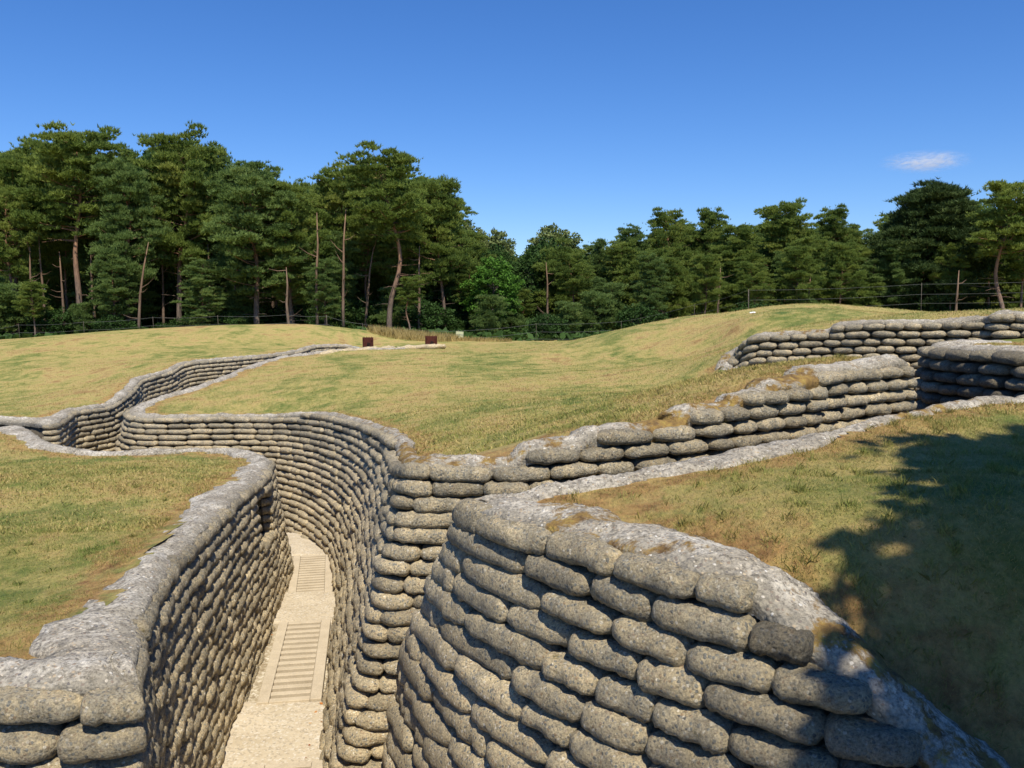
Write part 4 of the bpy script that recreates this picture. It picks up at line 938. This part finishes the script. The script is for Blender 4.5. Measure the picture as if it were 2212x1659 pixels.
litter(130, (-2.06, 9.6), (.07, .22), 'rusty orange leaves between the nearer board and the right wall', -3.93)
litter(90, (-2.93, 9.4), (.05, .35), 'rusty orange leaves between the nearer board and the left wall', -3.93)
litter(60, (-3.28, 12.2), (.05, .3), 'a few brown leaves left of the farther board', -4.06)
litter(26, (-1.78, 7.6), (.05, .5), 'a few brown leaves at the foot of the right wall', -3.86)
# dead stick on the far fence and the small cloud
cl = at_s(2000, 349, 900)
m = MB(); bm_ = []
nth, nph = 16, 32
for i in range(nth+1):
    for j in range(nph):
        t, f = PI*i/nth, 2*PI*j/nph; m.v.append((cl.x+52*math.sin(t)*math.cos(f), cl.y+40*math.sin(t)*math.sin(f), cl.z+13*math.cos(t)))
for i in range(nth):
    for j in range(nph): m.f.append((i*nph+j, i*nph+(j+1) % nph, (i+1)*nph+(j+1) % nph, (i+1)*nph+j))
mc = bpy.data.materials.new('thin_cloud'); mc.use_nodes = True; nt_ = mc.node_tree; nt_.nodes.remove(nt_.nodes['Principled BSDF']); N = NT(nt_)
pv = N.n('ShaderNodeVolumePrincipled'); pv.inputs['Color'].default_value = (1, 1, 1, 1); pv.inputs['Anisotropy'].default_value = 0
tc = N.n('ShaderNodeTexCoord'); mp = N.n('ShaderNodeMapping'); mp.inputs['Scale'].default_value = (1/52, 1/40, 1/13); N.l(tc.outputs['Object'], mp.inputs['Vector'])
ln_ = N.n('ShaderNodeVectorMath', operation='LENGTH'); N.l(mp.outputs[0], ln_.inputs[0])
fall = N.math('SUBTRACT', 1., ln_.outputs['Value'], clamp=True)
mp2 = N.n('ShaderNodeMapping'); mp2.inputs['Scale'].default_value = (.034, .03, .12); mp2.inputs['Rotation'].default_value = (0, .5, 0); N.l(tc.outputs['Object'], mp2.inputs['Vector'])
nz = N.ramp(N.noise(mp2.outputs[0], 1.6, 6, .68, 1.6), [(.46, 0), (.72, 1)])
N.l(N.math('MULTIPLY', N.math('MULTIPLY', fall, N.math('MULTIPLY', fall, nz)), .30), pv.inputs['Density']); N.l(pv.outputs[0], nt_.nodes['Material Output'].inputs['Volume'])
cloud_ = m.obj('cloud', mc, None, True, (cl.x, cl.y, cl.z)); fixn(cloud_)
tag(cloud_, 'single small wispy white cloud above the right wood', 'cloud', kind='stuff')

# ------------------------------------------------------------------ camera, light, sky
cam = bpy.data.cameras.new('camera'); co = bpy.data.objects.new('camera', cam); COL.objects.link(co)
cam.sensor_width = 36; cam.lens = 36*F/2212; cam.clip_start = .05; cam.clip_end = 3000
co.location = (0, 0, 0); co.rotation_euler = (math.radians(90)-PITCH, 0, 0); scn.camera = co
SUN_AZ, SUN_EL = math.radians(17), math.radians(58)
sv = Vector((math.sin(SUN_AZ)*math.cos(SUN_EL), -math.cos(SUN_AZ)*math.cos(SUN_EL), math.sin(SUN_EL)))
sl = bpy.data.lights.new('sun', 'SUN'); sl.energy = 5.0; sl.angle = math.radians(.53); sl.color = (1, .93, .80)
so = bpy.data.objects.new('sun', sl); COL.objects.link(so); so.rotation_euler = sv.to_track_quat('Z', 'Y').to_euler(); so.location = (20, -30, 60)
w = bpy.data.worlds.new('World'); scn.world = w; w.use_nodes = True; nt = w.node_tree; N = NT(nt)
sky = N.n('ShaderNodeTexSky'); sky.sky_type = 'NISHITA'; sky.sun_disc = False; sky.sun_elevation = SUN_EL; sky.sun_rotation = math.atan2(sv.x, sv.y)
sky.altitude = 0; sky.air_density = 1.0; sky.dust_density = 0.0; sky.ozone_density = 2.0
bg = nt.nodes['Background']; bg.inputs['Strength'].default_value = .094
mu = N.mix(1., sky.outputs[0], (.72, .885, 1.25), 'MULTIPLY')
hs = N.n('ShaderNodeHueSaturation'); hs.inputs['Saturation'].default_value = 1.12; hs.inputs['Value'].default_value = 1.0
N.l(mu, hs.inputs['Color']); N.l(hs.outputs[0], bg.inputs[0])
vs = scn.view_settings; vs.view_transform = 'Standard'; vs.look = 'None'; vs.gamma = 1; vs.exposure = 0.26
scn.cycles.max_bounces = 5; scn.cycles.diffuse_bounces = 3; scn.cycles.transparent_max_bounces = 6; scn.cycles.volume_bounces = 4
scn.render.engine = 'CYCLES'
